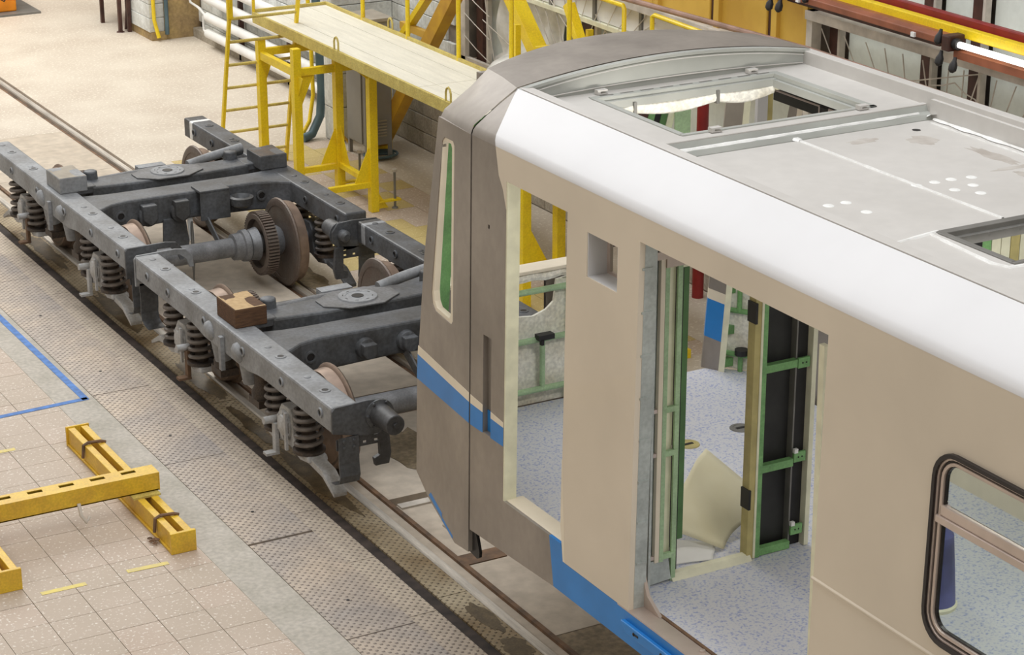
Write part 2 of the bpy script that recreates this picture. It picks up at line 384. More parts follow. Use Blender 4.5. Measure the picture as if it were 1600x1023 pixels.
# painted lines
def line(p, q, w, m):
    a = Vector((*p, 0)); b = Vector((*q, 0)); d = (b - a).normalized(); s = Vector((-d[1], d[0], 0)) * w / 2
    k = MB(); r = lambda v, z: (v[0], v[1], z)
    k.hexa([r(a - s, .0005), r(b - s, .0005), r(b + s, .0005), r(a + s, .0005), r(a - s, .0022), r(b - s, .0022), r(b + s, .0022), r(a + s, .0022)])
    return obj('painted_line', k, m, floor)
line((5.36, 19.6), (5.375, 16.80), .06, 'bluepaint'); line((5.395, 16.82), (3.2, 16.70), .06, 'bluepaint')
for (a, b) in (((3.92, 13.53), (4.24, 13.53)), ((4.55, 13.57), (4.85, 13.56)), ((4.20, 16.07), (4.54, 16.07))): line(a, b, .05, 'yellowpaint')

# ------------------------------------------------------------------ setting: side wall (right), behind everything
WX = 11.40
wall = obj('wall_right', MB().box(WX + .03, WX + .35, -2, 50, -.06, 1.22).box(WX + .03, WX + .35, 21.5, 50, 1.22, 7)
           .box(WX + .28, WX + .4, -2, 21.5, 1.2, 7), 'mortar', kind='structure'); ORG[wall] = Vector((0, 0, 0))
blk = {}
def block(x, y, z, sx, sy, sz, m):
    key = (round(sx, 2), round(sy, 2), round(sz, 2), m)
    if key not in blk:
        blk[key] = obj('block', MB().box(0, sx, 0, sy, 0, sz), m, wall, local=True, bevel=.006).data
        o = [c for c in wall.children if c.data == blk[key]][0]
    else:
        o = bpy.data.objects.new('block', blk[key]); COL.objects.link(o); o.parent = wall
        bv = o.modifiers.new('bevel', 'BEVEL'); bv.width = .006; bv.segments = 1
    o.location = (x - .006 * random.random(), y, z)
for k in range(11):
    z = .01 + k * .198
    for j in range(-1, 38):
        y = 14.0 + j * .40 + (.2 if k % 2 else 0)
        if y < 21.44 and z > 1.0: continue
        if not (inview((WX, y, z), 20) or inview((WX, y + .4, z + .2), 20)): continue
        block(WX, y + .004, z, .12, .392, .190, 'block_d' if (z < .55 and y < 23.0) else 'block')
# pilasters (white block) and plaster return
def pier(x0, x1, y0, y1, zt, m='block'):
    nz = int(zt / .2)
    for k in range(nz):
        block(x0, y0, .01 + k * .2, x1 - x0, y1 - y0, .194, m)
for k in range(5): block(10.62, 23.15, .01 + k * .4, .78, .25, .392, 'block')
for k in range(5): block(10.66, 29.3, .12 + k * .2, .22, .8, .194, 'block')
obj('plaster_return', box(10.88, 11.42, 29.3, 30.1, 0, 2.4), 'plaster', wall)
obj('pilaster_foot', box(10.68, 10.90, 29.28, 30.1, 0, .12), 'plaster', wall)
obj('kerb', box(11.30, 11.42, 23.4, 29.3, -.01, .13), 'block_d', wall, bevel=.01)

# window 1: plastic film behind bent grille wires, between the platform and the car
def frame_bar(nm, y0, y1, z0, z1, x0=WX - .05, x1=WX + .04, m='railcream', par=None):
    return obj(nm, box(x0, x1, y0, y1, z0, z1), m, par or wall, bevel=.004)
win1 = obj('window_1', MB().box(WX - .02, WX + .03, 21.32, 21.42, 1.26, 2.6).box(WX - .02, WX + .03, 15.5, 21.42, 1.24, 1.31), 'railcream', kind='structure'); ORG[win1] = Vector((0, 0, 0))
obj('sill', box(WX - .10, WX + .28, 15.5, 21.5, 1.17, 1.24), 'debris', win1)
obj('mullion', box(WX + .08, WX + .14, 21.10, 21.24, 1.25, 2.6), 'brown', win1)
obj('mullion', box(WX + .08, WX + .13, 20.98, 21.02, 1.25, 2.6), 'railcream', win1)
obj('mullion', box(WX + .10, WX + .16, 18.85, 19.05, 1.25, 2.6), 'brown', win1)
obj('mullion', box(WX + .08, WX + .13, 18.72, 18.77, 1.25, 2.6), 'railcream', win1)
obj('pane', box(WX + .20, WX + .22, 15.5, 21.4, 1.25, 3.3), 'mint', win1)
# crumpled film
rows = []
for i in range(15):
    z = 1.27 + i * .09
    rows.append([(WX + .10 + .035 * math.sin(j * 1.3 + i * .7) + (.05 if i < 4 else 0) * math.sin(j * .45), 19.35 + (1.62 - (.20 if 1 < i < 99 else 0)) * j / 20, z) for j in range(21)])
fm = MB(); fm.quadgrid(rows); obj('plastic_film', fm, 'film', win1)
fm = MB(); fm.lathe((WX + .02, 20.35, 1.26), (0, 0, 1), [(0, .28), (.10, .27), (.18, .20), (.24, .08), (.25, .01)], 14); obj('film_bundle', fm, 'film', win1)
random.seed(11)
def wire(a, b, x=WX - .03, r=.0055, par=win1):
    mid = ((a[0] + b[0]) / 2 + random.uniform(-.03, .03), (a[1] + b[1]) / 2 + random.uniform(-.02, .02))
    return obj('wire', MB().tube([(x, *a), (x - .02, *mid), (x, *b)], r, 5), 'railcream', par)
for k in range(13):                                   # fan of bent wires
    wire((21.05 - k * .30, 2.62), (19.15 - .02 * k + (.25 if k > 7 else 0) - k * .02, 1.34 + .02 * (k % 3)))
for k in range(3): wire((21.32, 1.55 + k * .25), (20.75, 1.36 + k * .25))
for (a, b) in (((20.6, 1.3), (20.9, 2.3)), ((20.9, 1.8), (19.6, 1.5)), ((19.8, 2.5), (18.5, 1.7)), ((19.0, 1.5), (17.5, 2.4)), ((18.6, 2.3), (17.6, 1.7)), ((18.2, 1.6), (16.9, 2.0)), ((17.6, 1.9), (16.8, 1.75))):
    wire(a, b)

# panels and rails above window 1
obj('rail_beam', box(WX - .06, WX + .02, 15.4, 21.3, 2.18, 2.225), 'creamwood', wall)
for k, y in enumerate([15.2, 16.05, 16.9, 17.75, 18.6, 19.45, 20.3]):
    obj('wall_panel', box(WX - .02, WX + .05, y + .03, y + .82, 2.23, 2.50), 'white', wall, bevel=.006)
    obj('mullion', box(WX - .04, WX, y - .025, y + .02, 2.2, 2.50), 'cond', wall)
obj('rail_beam', box(WX - .12, WX + .02, 15.08, 21.0, 2.48, 2.565), 'railcream', wall, bevel=.01)
for k, (y0, y1) in enumerate(((15.12, 15.62), (15.72, 16.5), (16.6, 17.5), (17.55, 18.6))):
    obj('ochre_panel', box(WX - .03, WX + .06, y0, y1, 2.565, 3.4), 'ochrepanel', wall, bevel=.012)
    obj('panel_flange', box(WX - .07, WX - .02, y1 - .10, y1 - .02, 2.565, 3.4), 'ochrepanel', wall)
    obj('mullion', box(WX - .01, WX + .05, y1, y1 + .10, 2.565, 3.4), 'brown', wall)
obj('post', box(WX - .08, WX + .05, 15.07, 15.13, 2.3, 3.05), 'ochrepanel', wall)

# window 2: pale panels behind a bent wire grille, right of the ochre panels
win2 = obj('window_2', MB().box(WX - .10, WX, 14.97, 15.05, 2.0, 2.985).box(WX - .12, WX + .01, 9.0, 15.05, 2.91, 2.985), 'railcream', kind='structure'); ORG[win2] = Vector((0, 0, 0))
ym = [14.80, 13.60, 13.02, 12.2, 11.4]
for y in ym:
    obj('mullion', box(WX + .06, WX + .12, y - .0, y + .13, 1.6, 4.2), 'brown', win2)
    obj('mullion', box(WX + .04, WX + .10, y - .035, y - .005, 1.6, 4.2), 'railcream', win2)
yy = [15.05] + ym + [9.5]
for a, b in zip(yy[:-1], yy[1:]):
    if a - .06 > b + .14: obj('pane', box(WX + .13, WX + .16, b + .12, a - .05, 1.6, 4.2), 'mint', win2)
for (a, b) in (((14.93, 2.84), (14.45, 2.35)), ((14.62, 2.84), (14.15, 2.35)), ((14.33, 2.84), (13.98, 2.35)), ((14.08, 2.84), (13.82, 2.35)), ((13.85, 2.84), (13.62, 2.32)),
               ((13.60, 2.84), (13.45, 2.35)), ((13.28, 2.86), (13.22, 2.3)), ((13.10, 2.86), (13.12, 2.3)), ((12.92, 2.86), (13.02, 2.3)), ((12.72, 2.86), (12.85, 2.3)), ((12.50, 2.86), (12.75, 2.3)), ((12.25, 2.86), (12.6, 2.3)), ((12.0, 2.86), (12.4, 2.3)),
               ((14.4, 2.45), (12.8, 2.90)), ((13.72, 2.48), (13.48, 2.66)), ((13.48, 2.66), (13.2, 2.74)), ((13.2, 2.74), (12.95, 2.66)), ((12.95, 2.66), (12.6, 2.42))):
    wire(a, b, par=win2)
# crane girders
def girder(nm, y0, y1, x0, x1, z0, z1, m, lab, grp=None):
    mb = MB().box(x0, x1, y0, y1, z0, z1)
    return tag(obj(nm, mb, m, bevel=.008), lab, 'beam', grp)
girder('crane_girder', 9.0, 15.0, 11.05, 11.12, 3.21, 3.285, 'yellow', 'yellow steel girder with brown stains running below the dark red beam')
girder('crane_rail', 9.0, 16.0, 11.14, 11.20, 3.265, 3.335, 'red', 'dark red steel beam along the top right of the wall')
LZ = 0
lf = thing('lamp_fixture', 'long red oxide lamp trough with black knobs and a lit tube at its right end', 'lamp', (11.0, 13.6, 2.98 - LZ))
tr = obj('trough', MB().slab([(0, 0), (.10, -.03), (.16, .02), (.15, .085), (.05, .10), (.0, .07)], [], lambda u, v, d: (10.92 + u, d, 2.985 + v * .72), 12.78, 15.05), 'redbrown', lf, bevel=.006)
obj('cable_tray', box(10.98, 11.06, 12.95, 14.9, 2.945, 2.975), 'brown', lf)
for y in (15.0, 12.80):
    obj('end_bracket', box(10.90, 11.07, y - .05, y + .04, 2.95, 3.07), 'brown', lf, bevel=.01)
for (y, z, dy) in ((15.08, 3.05, .05), (14.92, 2.93, 0), (15.05, 2.92, .04), (12.88, 3.06, .04), (12.86, 2.90, 0), (12.70, 2.88, 0)):
    obj('knob', MB().lathe((10.93, y, z + .04), (-.25, dy, -1), [(0, .012), (.03, .018), (.06, .032), (.10, .032), (.12, .012)], 12), 'black', lf)
for y in (14.75, 14.55): obj('knob', MB().lathe((10.92, y, 3.02), (-1, 0, 0), [(0, .02), (.03, .024), (.045, .01)], 10), 'black', lf)
for y in (14.66, 13.18): obj('clip', box(10.90, 10.925, y - .02, y + .02, 2.985, 3.02), 'caulk', lf)
obj('lower_trough', box(10.96, 11.08, 10.2, 12.76, 2.90, 2.96), 'redbrown', lf)
obj('lamp_tube', MB().lathe((10.96, 12.72, 3.01), (0, -1, 0), [(0, .015), (.02, .024), (2.3, .024), (2.32, .015)], 14), 'lamp', lf)
obj('tube_cap', MB().cyl((10.96, 12.80, 3.01), (10.96, 12.70, 3.01), .042, 14), 'black', lf)
lf.location.z += .175
pp = MB().tube([(11.0, 19.4, 2.63), (11.0, 17.19, 2.69), (11.0, 14.6, 2.765), (11.0, 11.9, 2.75)], .026, 10)
tag(obj('conduit_pipe', pp, 'pipebrown'), 'brown conduit pipe running along the wall above the car roof edge', 'pipe')

# radiator
rd = thing('radiator', 'white wall radiator of thick horizontal pipes beside the yellow ladder', 'radiator', (11.2, 28.6, 0))
for k, z in enumerate((.20, .43, .68, .93)):
    obj('radiator_pipe', MB().lathe((11.22, 28.55, z), (0, -1, 0), [(0, .03), (.03, .065), (5.0, .065), (5.03, .03)], 14), 'white', rd)
obj('elbow_pipe', MB().tube([(11.22, 28.6, .20), (11.22, 28.68, .22), (11.22, 28.68, .41), (11.22, 28.6, .43)], .018, 8), 'white', rd)
obj('elbow_pipe', MB().tube([(11.22, 28.6, .43), (11.22, 28.85, .5), (11.22, 29.15, .52), (11.22, 29.2, .75)], .018, 8), 'white', rd)
for y in (27.6, 26.0, 24.4):
    obj('radiator_bracket', box(11.30, 11.36, y - .03, y + .03, .0, 1.0), 'brown', rd)

# ------------------------------------------------------------------ metro car
car = thing('metro_car', 'unfinished metro car body in grey primer with raw steel nose and blue band', 'train car', (7.32, 8.0, 0))
SX = lambda z: 5.95 - .014 * (3.5 - z)               # near side skin leans out slightly towards the sill
side = lambda u, v, d: (SX(v) + d, u, v)
FLZ = 1.28; YS = 11.07; Y0 = 3.0
# --- painted side with doorway, square port and window openings
wv = rrect(5.30, 6.84, 2.255, 3.135, .13)
obj('side_panel', MB().slab([(Y0, 1.283), (7.65, 1.283), (7.65, 3.39), (9.25, 3.39), (9.25, 1.283), (9.93, 1.283), (9.98, 1.55), (9.98, 3.355), (10.66, 3.355), (10.66, 3.19), (10.70, 3.30), (10.75, 3.37), (10.79, 3.53), (Y0, 3.53)],
    [[(9.46, 3.05), (9.77, 3.05), (9.77, 3.30), (9.46, 3.30)], wv], side, 0, .035), 'primer_side', car)
obj('side_steel', MB().slab([(10.66, 3.19), (10.66, 1.385), (10.11, 1.385), (10.05, 1.085), (YS, 1.03), (YS, 3.53), (10.79, 3.53), (10.75, 3.37), (10.70, 3.30)],
    [[(10.815, 1.735), (10.915, 1.735), (10.915, 2.355), (10.815, 2.355)], [(10.85, 3.02), (10.87, 3.02), (10.87, 3.045), (10.85, 3.045)]], side, 0, .035), 'steel', car)
obj('blue_band', MB().slab([(Y0, 1.08), (10.05, 1.085), (10.11, 1.385), (9.98, 1.385), (9.93, 1.281), (Y0, 1.281)], [], side, 0, .035), 'blue', car)
obj('handle_pocket', MB().box(5.965, 5.975, 10.81, 10.92, 1.87, 2.36), 'steel', car)
obj('handle_pocket', MB().box(5.960, 5.970, 10.81, 10.92, 1.72, 1.87), 'blue', car)
obj('keyhole_back', box(5.965, 5.972, 10.84, 10.88, 3.01, 3.055), 'black', car)
def strip(nm, pts, m, d0=-.0015, d1=.001, fn=side): return obj(nm, MB().slab(pts, [], fn, d0, d1), m, car)
for a, b in ((10.662, 10.815), (10.915, YS)):
    t = lambda y: (y - 10.66) / (YS - 10.66)
    strip('blue_stripe', [(a, 1.732 - .004 * t(a)), (b, 1.732 - .004 * t(b)), (b, 1.851 + .015 * t(b)), (a, 1.851 + .015 * t(a))], 'blue')
    strip('cream_stripe', [(a, 1.851 + .015 * t(a)), (b, 1.851 + .015 * t(b)), (b, 1.883 + .04 * t(b)), (a, 1.883 + .04 * t(a))], 'cream')
# rib along the side
obj('side_rib', MB().slab([(0, -.012), (-.007, -.004), (-.007, .004), (0, .012)], [], lambda u, v, d: (SX(2.165) + u, d, 2.165 + v), Y0, 7.66), 'primer_side', car)
# --- shoulder and rims
prof = [(5.950, 3.530, 0), (5.958, 3.560, .06), (5.980, 3.583, .15), (6.05, 3.632, .35), (6.15, 3.695, .65), (6.24, 3.745, .92), (6.268, 3.762, 1.0)]
m = MB(); m.quadgrid([[(x, 10.79 + .31 * t, z) for x, z, t in prof], [(x, Y0, z) for x, z, t in prof]]); obj('roof_shoulder', m, 'paint', car)
m = MB(); m.quadgrid([[(x, YS + .02 * t, z) for x, z, t in prof], [(x, 10.79 + .31 * t - .0005, z) for x, z, t in prof]]); obj('shoulder_steel', m, 'steel', car)
mir = lambda x: 14.64 - x
m = MB(); m.quadgrid([[(mir(x), YS + .02 * t, z) for x, z, t in prof], [(mir(x), Y0, z) for x, z, t in prof]]); obj('roof_shoulder', m, 'paint', car)
ZR = 3.768
obj('roof_rim', MB().slab([(6.266, 3.70), (6.345, 3.60), (6.345, ZR), (6.275, ZR)], [], lambda u, v, d: (u, d, v), Y0, 11.09), 'roof', car, bevel=.004)
obj('roof_rim', MB().slab([(mir(6.266), 3.70), (mir(6.345), 3.60), (mir(6.345), ZR), (mir(6.275), ZR)], [], lambda u, v, d: (u, d, v), Y0, 11.09), 'roof', car, bevel=.004)
obj('rim_web', box(8.27, 8.295, Y0, 9.80, 3.60, 3.735), 'roof', car)
# --- roof tray
ZF, ZB = 3.685, 3.625
H1 = [(6.69, 9.985), (7.985, 9.985), (7.985, 10.935), (6.69, 10.935)]
obj('roof_tray_front', MB().slab([(6.34, 9.86), (8.30, 9.86), (8.30, 11.07), (6.34, 11.07)], [H1], lambda u, v, d: (u, v, ZF + d), 0, -.02), 'roof', car)
H2 = [(6.90, 6.9), (8.0, 6.9), (8.0, 8.03), (6.90, 8.03)]
obj('roof_tray_rear', MB().slab([(6.34, Y0), (8.30, Y0), (8.30, 9.76), (6.34, 9.76)], [H2], lambda u, v, d: (u, v, ZB + d), 0, -.02), 'roof', car)
obj('cross_step', MB().slab([(9.86, ZF), (9.845, ZF - .032), (9.79, ZF - .034), (9.77, ZB), (9.77, ZB - .03), (9.87, ZB - .03)], [], lambda u, v, d: (d, u, v), 6.345, 8.30), 'roofgreen', car)
obj('cross_lip', box(6.345, 8.30, 9.862, 9.90, ZF, ZF + .008), 'roof', car, bevel=.003)
# sealant beads, uneven
def bead(pts, w, name='sealant_bead'):
    random.seed(len(pts) + int(w * 1000)); P = []
    for a, b in zip(pts[:-1], pts[1:]):
        n = max(2, int((Vector(b) - Vector(a)).length / .07))
        for i in range(n): P.append(Vector(a).lerp(Vector(b), i / n))
    P.append(Vector(pts[-1])); rows = []
    for i, p in enumerate(P):
        d = (P[min(i + 1, len(P) - 1)] - P[max(i - 1, 0)]).normalized(); s = d.cross(Vector((0, 0, 1))).normalized()
        ww = w * random.choice((.45, .7, 1, 1.2, 1.5))
        rows.append([p - s * ww - Vector((0, 0, .004)), p - s * ww * .5 + Vector((0, 0, .005)), p + s * ww * .5 + Vector((0, 0, .006)), p + s * ww - Vector((0, 0, .004))])
    mb = MB(); mb.quadgrid(rows); return obj(name, mb, 'caulk', car)
bead([(6.36, 9.815, ZF - .030), (8.2, 9.815, ZF - .028)], .017)
bead([(7.31, 9.76, ZB + .002), (7.32, 8.07, ZB + .002)], .011)
bead([(8.255, 9.74, ZB + .008), (8.255, Y0, ZB + .008)], .018)
bead([(8.20, 9.70, ZB + .002), (8.20, 7.0, ZB + .002)], .006)
bead([(6.60, 8.01, ZB + .002), (6.90, 8.06, ZB + .002)], .016)
bead([(6.84, 8.05, ZB + .002), (6.80, 7.55, ZB + .002), (6.83, 7.46, ZB + .002), (7.1, 7.43, ZB + .002)], .014)
bead([(8.27, 9.85, ZB + .0), (8.25, 9.74, ZB + .03)], .04)
bead([(7.305, 9.79, ZB + .01), (7.31, 9.74, ZB + .004)], .022)
for (a, b) in ((6.60, 8.66), (6.70, 8.67), (6.81, 8.67), (6.80, 8.49), (7.32, 8.74), (7.44, 8.74), (7.55, 8.74), (7.67, 8.72), (7.44, 8.58), (7.58, 8.60), (7.52, 8.47)):
    obj('sealant_spot', MB().lathe((a, b, ZB - .001), (0, 0, 1), [(0, .032), (.003, .026), (.004, .01)], 12), 'caulk', car)
random.seed(5)
for (a, b, rx, ry) in ((7.92, 9.42, .085, .10), (8.05, 9.0, .05, .22), (7.95, 8.6, .04, .12), (7.62, 9.58, .10, .05), (8.0, 8.75, .16, .03)):
    rr_ = [random.uniform(.7, 1.15) for _ in range(20)]
    obj('dirt_stain', MB().slab([(a + rx * rr_[k] * math.cos(k * PI / 10), b + ry * rr_[k] * math.sin(k * PI / 10)) for k in range(20)], [], lambda u, v, d: (u, v, ZB + d), 0, .0006), 'stain', car)
obj('drain_hole', MB().cyl((8.03, 9.62, ZB), (8.03, 9.62, ZB + .0008), .025, 14), 'black', car)
# front arch of the roof
def za(x, top=.095): return 3.762 + top * max(0, 1 - ((x - 7.32) / 1.055) ** 2)
n = 24
xs = [6.268 + (2.104) * i / n for i in range(n + 1)]
m = MB(); m.quadgrid([[(x, 11.06, ZF - .01) for x in xs], [(x, 11.065, za(x) - .02) for x in xs], [(x, 11.05, za(x) - .018) for x in xs], [(x, 11.05, za(x)) for x in xs], [(x, 11.088, za(x) + .002) for x in xs]], smooth=False)
obj('arch_wall', m, 'roofgreen', car)
m = MB(); m.tube([(x, 11.052, ZF + .004 + (za(x) - 3.762) * .35) for x in xs[1:-1]], .004, 5); obj('weld_seam', m, 'roof', car)
m = MB(); m.tube([(x, 11.045, za(x) - .032) for x in xs[1:-1]], .003, 5); obj('weld_seam', m, 'roof', car)
def xf(x): return 7.32 + (x - 7.32) * .925
def yf(x): return 11.60 + .20 * max(0, 1 - ((x - 7.32) / 1.055) ** 2)
m = MB(); m.quadgrid([[(x, 11.105, za(x) + .003) for x in xs], [(7.32 + (x - 7.32) * (1 - .075 * .5), 11.105 + (yf(x) - 11.105) * .5, za(x) + .012) for x in xs], [(xf(x), yf(x), za(x, .07) + .006) for x in xs], [(xf(x) * .98 + 7.32 * .02, yf(x) + .05, za(x, .05) - .05) for x in xs]])
obj('roof_nose', m, 'steel', car)
m = MB(); m.quadgrid([[(x, 11.088, za(x) - .012) for x in xs], [(x, 11.105, za(x) - .012) for x in xs]]); obj('nose_joint', m, 'black', car)
# chamfers of the nose
for f in (lambda x: x, mir):
    a = [(f(5.952), 11.09, 3.53), (f(5.975), 11.095, 3.58), (f(6.15), 11.10, 3.695), (f(6.268), 11.105, 3.765)]
    b = [(f(6.0), 11.56, 3.52), (f(6.03), 11.565, 3.565), (f(6.22), 11.58, 3.68), (f(xf(6.268)), yf(6.268), 3.768)]
    mid = [tuple((Vector(p) + Vector(q)) / 2) for p, q in zip(a, b)]
    mid[3] = (f(7.32 + (6.268 - 7.32) * (1 - .0375)), 11.105 + (yf(6.268) - 11.105) * .5, 3.762 + .012)
    mid[2] = tuple((Vector(mid[3]) * .55 + Vector(mid[1]) * .45) + Vector((0, 0, .003)))
    e = [(f(6.03), 11.60, 3.50), (f(6.06), 11.61, 3.54), (f(6.24), 11.63, 3.64), (f(xf(6.268) * .98 + 7.32 * .02), yf(6.268) + .05, 3.715)]
    m = MB(); m.quadgrid([a, mid, b, e]); obj('nose_chamfer', m, 'steel', car)
m = MB(); m.quadgrid([[(5.975, YS, z) for z in (1.0, 3.53)], [(5.975, 11.09, z) for z in (1.0, 3.53)]]); obj('nose_joint', m, 'black', car)
m = MB(); m.quadgrid([[(x + .02, YS + .02 * t, z - .01) for x, z, t in prof], [(x + .02, 11.12, z - .01) for x, z, t in prof]]); obj('nose_joint', m, 'black', car)
# corner panel
def cp(u, v, d): return (SX(v) + .06 * (u - YS) / .8 + d, u, v)
wc = [(11.325, 3.40), (11.345, 3.425), (11.47, 3.42), (11.505, 3.39), (11.67, 2.38), (11.655, 2.315), (11.61, 2.28), (11.365, 2.27), (11.34, 2.30)]
ci = lambda s: [(11.48 + (u - 11.48) * s[0] + .01, 2.85 + (v - 2.85) * s[1]) for u, v in wc]
for f, nm in ((cp, 0), (lambda u, v, d: (mir(cp(u, v, d)[0]), u, v), 1)):
    obj('corner_panel', MB().slab([(11.09, .87), (11.30, .84), (11.72, .98), (11.915, 1.09), (11.90, 1.75), (11.78, 2.6), (11.56, 3.525), (11.09, 3.53)], [wc], f, 0, .03), 'steel', car)
    obj('corner_window_frame', MB().slab(wc, [ci((.78, .955))], f, .005, .045), 'cream', car)
    strip('blue_stripe', [(11.09, 1.728), (11.90, 1.736), (11.888, 1.903), (11.09, 1.866)], 'blue', fn=f)
    strip('cream_stripe', [(11.09, 1.866), (11.888, 1.903), (11.878, 1.964), (11.09, 1.925)], 'cream', fn=f)
    strip('blue_trim', [(11.33, .855), (11.50, .915), (11.50, .935), (11.33, .875)], 'blue', fn=f)
    strip('blue_trim', [(11.50, .925), (11.71, 1.0), (11.68, 1.03), (11.50, .96)], 'blue', fn=f)
    obj('lower_flap', MB().slab([(10.985, .90), (11.06, 1.06), (11.17, 1.06), (11.15, .85), (11.02, .845), (10.99, .865)], [], f, .03, .05), 'black', car)
obj('nose_underside', MB().hexa([(6.0, 11.3, .86), (8.6, 11.3, .86), (8.6, 11.92, 1.06), (6.02, 11.92, 1.06), (6.0, 11.3, .90), (8.6, 11.3, .90), (8.6, 11.92, 1.10), (6.02, 11.92, 1.10)]), 'steel', car)
# front face of the nose (seen from inside): lower panel, posts, header
FY = lambda x: 11.90 + .36 * max(0, 1 - ((x - 7.32) / 1.3) ** 2)
def front_piece(x0, x1, z0, z1, m_='steel'):
    n_ = max(2, int((x1 - x0) / .12)); X_ = [x0 + (x1 - x0) * i / n_ for i in range(n_ + 1)]
    m = MB(); m.quadgrid([[(x, FY(x), z0) for x in X_], [(x, FY(x) + .03, z0) for x in X_], [(x, FY(x) + .03, z1) for x in X_], [(x, FY(x), z1) for x in X_]], smooth=False)
    m.quadgrid([[(x, FY(x), z1) for x in X_], [(x, FY(x), z0) for x in X_]], smooth=False)
    return obj('front_panel', m, m_, car)
front_piece(6.06, 6.80, 1.06, 2.22); front_piece(6.80, 7.14, 1.06, 1.84); front_piece(7.14, 7.62, 1.06, 2.22); front_piece(7.62, 8.38, 1.06, 1.26)
obj('front_post', MB().hexa([(6.02, 11.88, 1.1), (6.16, 11.95, 1.1), (6.14, 12.0, 1.1), (6.02, 11.93, 1.1), (6.02, 11.53, 3.5), (6.14, 11.56, 3.5), (6.12, 11.6, 3.5), (6.02, 11.57, 3.5)]), 'green', car, label='green inner corner post of the nose')
obj('front_post', MB().hexa([(6.24, 11.80, 1.28), (6.30, 11.84, 1.28), (6.28, 11.88, 1.28), (6.22, 11.85, 1.28), (6.24, 11.50, 3.5), (6.30, 11.52, 3.5), (6.28, 11.56, 3.5), (6.22, 11.54, 3.5)]), 'green', car)
# striped door reveal at the front
def rv(u, v, d): return (8.30 + .12 * u + d * .5, 12.26 - .22 * u - (v - 1.2) * .10 + d, v)
strip('front_reveal', [(.42, 1.28), (.95, 1.28), (.95, 1.50), (.42, 1.525)], 'steel', 0, .03, rv)
strip('front_reveal', [(.42, 1.525), (.95, 1.50), (.95, 1.785), (.42, 1.81)], 'blue', 0, .03, rv)
strip('front_reveal', [(.42, 1.81), (.95, 1.785), (.95, 1.86), (.42, 1.885)], 'cream', 0, .03, rv)
strip('front_reveal', [(.42, 1.885), (.95, 1.86), (.95, 3.3), (.42, 3.3)], 'steel', 0, .03, rv)
strip('front_reveal', [(.95, 1.28), (1.13, 1.28), (1.13, 3.3), (.95, 3.3)], 'creamwood', -.01, .04, rv)
# --- cab interior: insulated low front wall with green tube frame
fw = lambda u, v, d: (u, 12.12 + d, v)
obj('insulation', MB().slab([(6.3, 1.28), (7.40, 1.28), (7.40, 2.16), (7.16, 2.13), (7.14, 1.98), (7.08, 1.93), (6.98, 1.90), (6.80, 1.92), (6.80, 2.14), (6.3, 2.14)], [], fw, .03, .05), 'insul', car)
obj('windscreen_sill', box(6.2, 7.42, 12.05, 12.20, 2.235, 2.26), 'cream', car, bevel=.005)
m = MB(); m.tube([(6.2 + k * .06, 12.10 + .01 * math.sin(k * 2), 2.20 + .008 * math.sin(k * 1.7)) for k in range(21)], .035, 8); obj('insulation_roll', m, 'insul', car)
for z in (2.10, 1.755, 1.40):
    obj('tube_rail', MB().cyl((6.2, 12.09, z), (7.42, 12.09, z), .021, 10), 'green_lt', car)
for (x, z0, z1) in ((7.02, 1.40, 1.755), (7.24, 1.755, 2.10), (7.22, 1.28, 1.40), (6.5, 1.40, 1.755), (7.42, 1.28, 2.2)):
    obj('tube_post', MB().cyl((x, 12.09, z0), (x, 12.09, z1), .019, 10), 'green_lt', car)
obj('clamp', MB().box(6.96, 7.08, 12.03, 12.09, 1.765, 1.80).box(6.98, 7.0, 12.03, 12.06, 1.73, 1.77), 'black', car)
obj('clamp', MB().box(7.20, 7.30, 12.03, 12.09, 2.11, 2.135), 'cond', car)
# far front corner of the cab
ang = lambda u, v, d: (8.47 + .22 * u + d * .3, 12.10 - .34 * u + d, v)
obj('insulation', MB().slab([(0, 1.28), (1, 1.28), (1, 2.2), (0, 2.2)], [], ang, .02, .04), 'insul', car)
for z in (1.72, 1.40, 2.05): obj('tube_rail', MB().tube([ang(-.05, z, -.02), ang(.5, z, -.01), ang(1, z, -.02)], .02, 8), 'green', car)
for (u, z0, z1) in ((.3, 1.72, 2.2), (.35, 1.28, 1.40), (.9, 1.28, 2.2)): obj('tube_post', MB().cyl(ang(u, z0, -.02), ang(u, z1, -.02), .018, 8), 'green', car)
obj('clamp', MB().cyl(ang(.35, 1.41, -.04), ang(.35, 1.45, -.04), .05, 10), 'black', car)
for z in (1.30, 1.54, 1.84): obj('hinge', box(8.46, 8.53, 12.03, 12.08, z, z + .06), 'green', car)
for (x, m_) in ((7.60, 'brown'), (7.655, 'green'), (7.70, 'black'), (7.755, 'green_dk'), (7.81, 'creamwood')):
    obj('front_stanchion', MB().bar((x, 12.15, 2.3), (x + .02, 11.72, 3.62), .05, .04), m_, car)
obj('pale_panel', MB().slab([(7.84, 2.9), (7.96, 2.9), (7.96, 3.5), (7.84, 3.5)], [], lambda u, v, d: (u, 11.80 + d, v), 0, .01), 'green_lt', car)
obj('corner_post', MB().slab([(8.42, 2.7), (8.50, 2.7), (8.50, 3.5), (8.42, 3.5)], [], lambda u, v, d: (u, 11.70 + d, v), 0, .03), 'paint', car)
obj('corner_post', MB().slab([(8.50, 2.7), (8.54, 2.7), (8.54, 3.5), (8.50, 3.5)], [], lambda u, v, d: (u, 11.70 + d, v), 0, .03), 'ochre', car)
obj('header_panel', box(6.3, 8.34, 11.62, 11.66, 3.50, 3.74), 'steel', car)
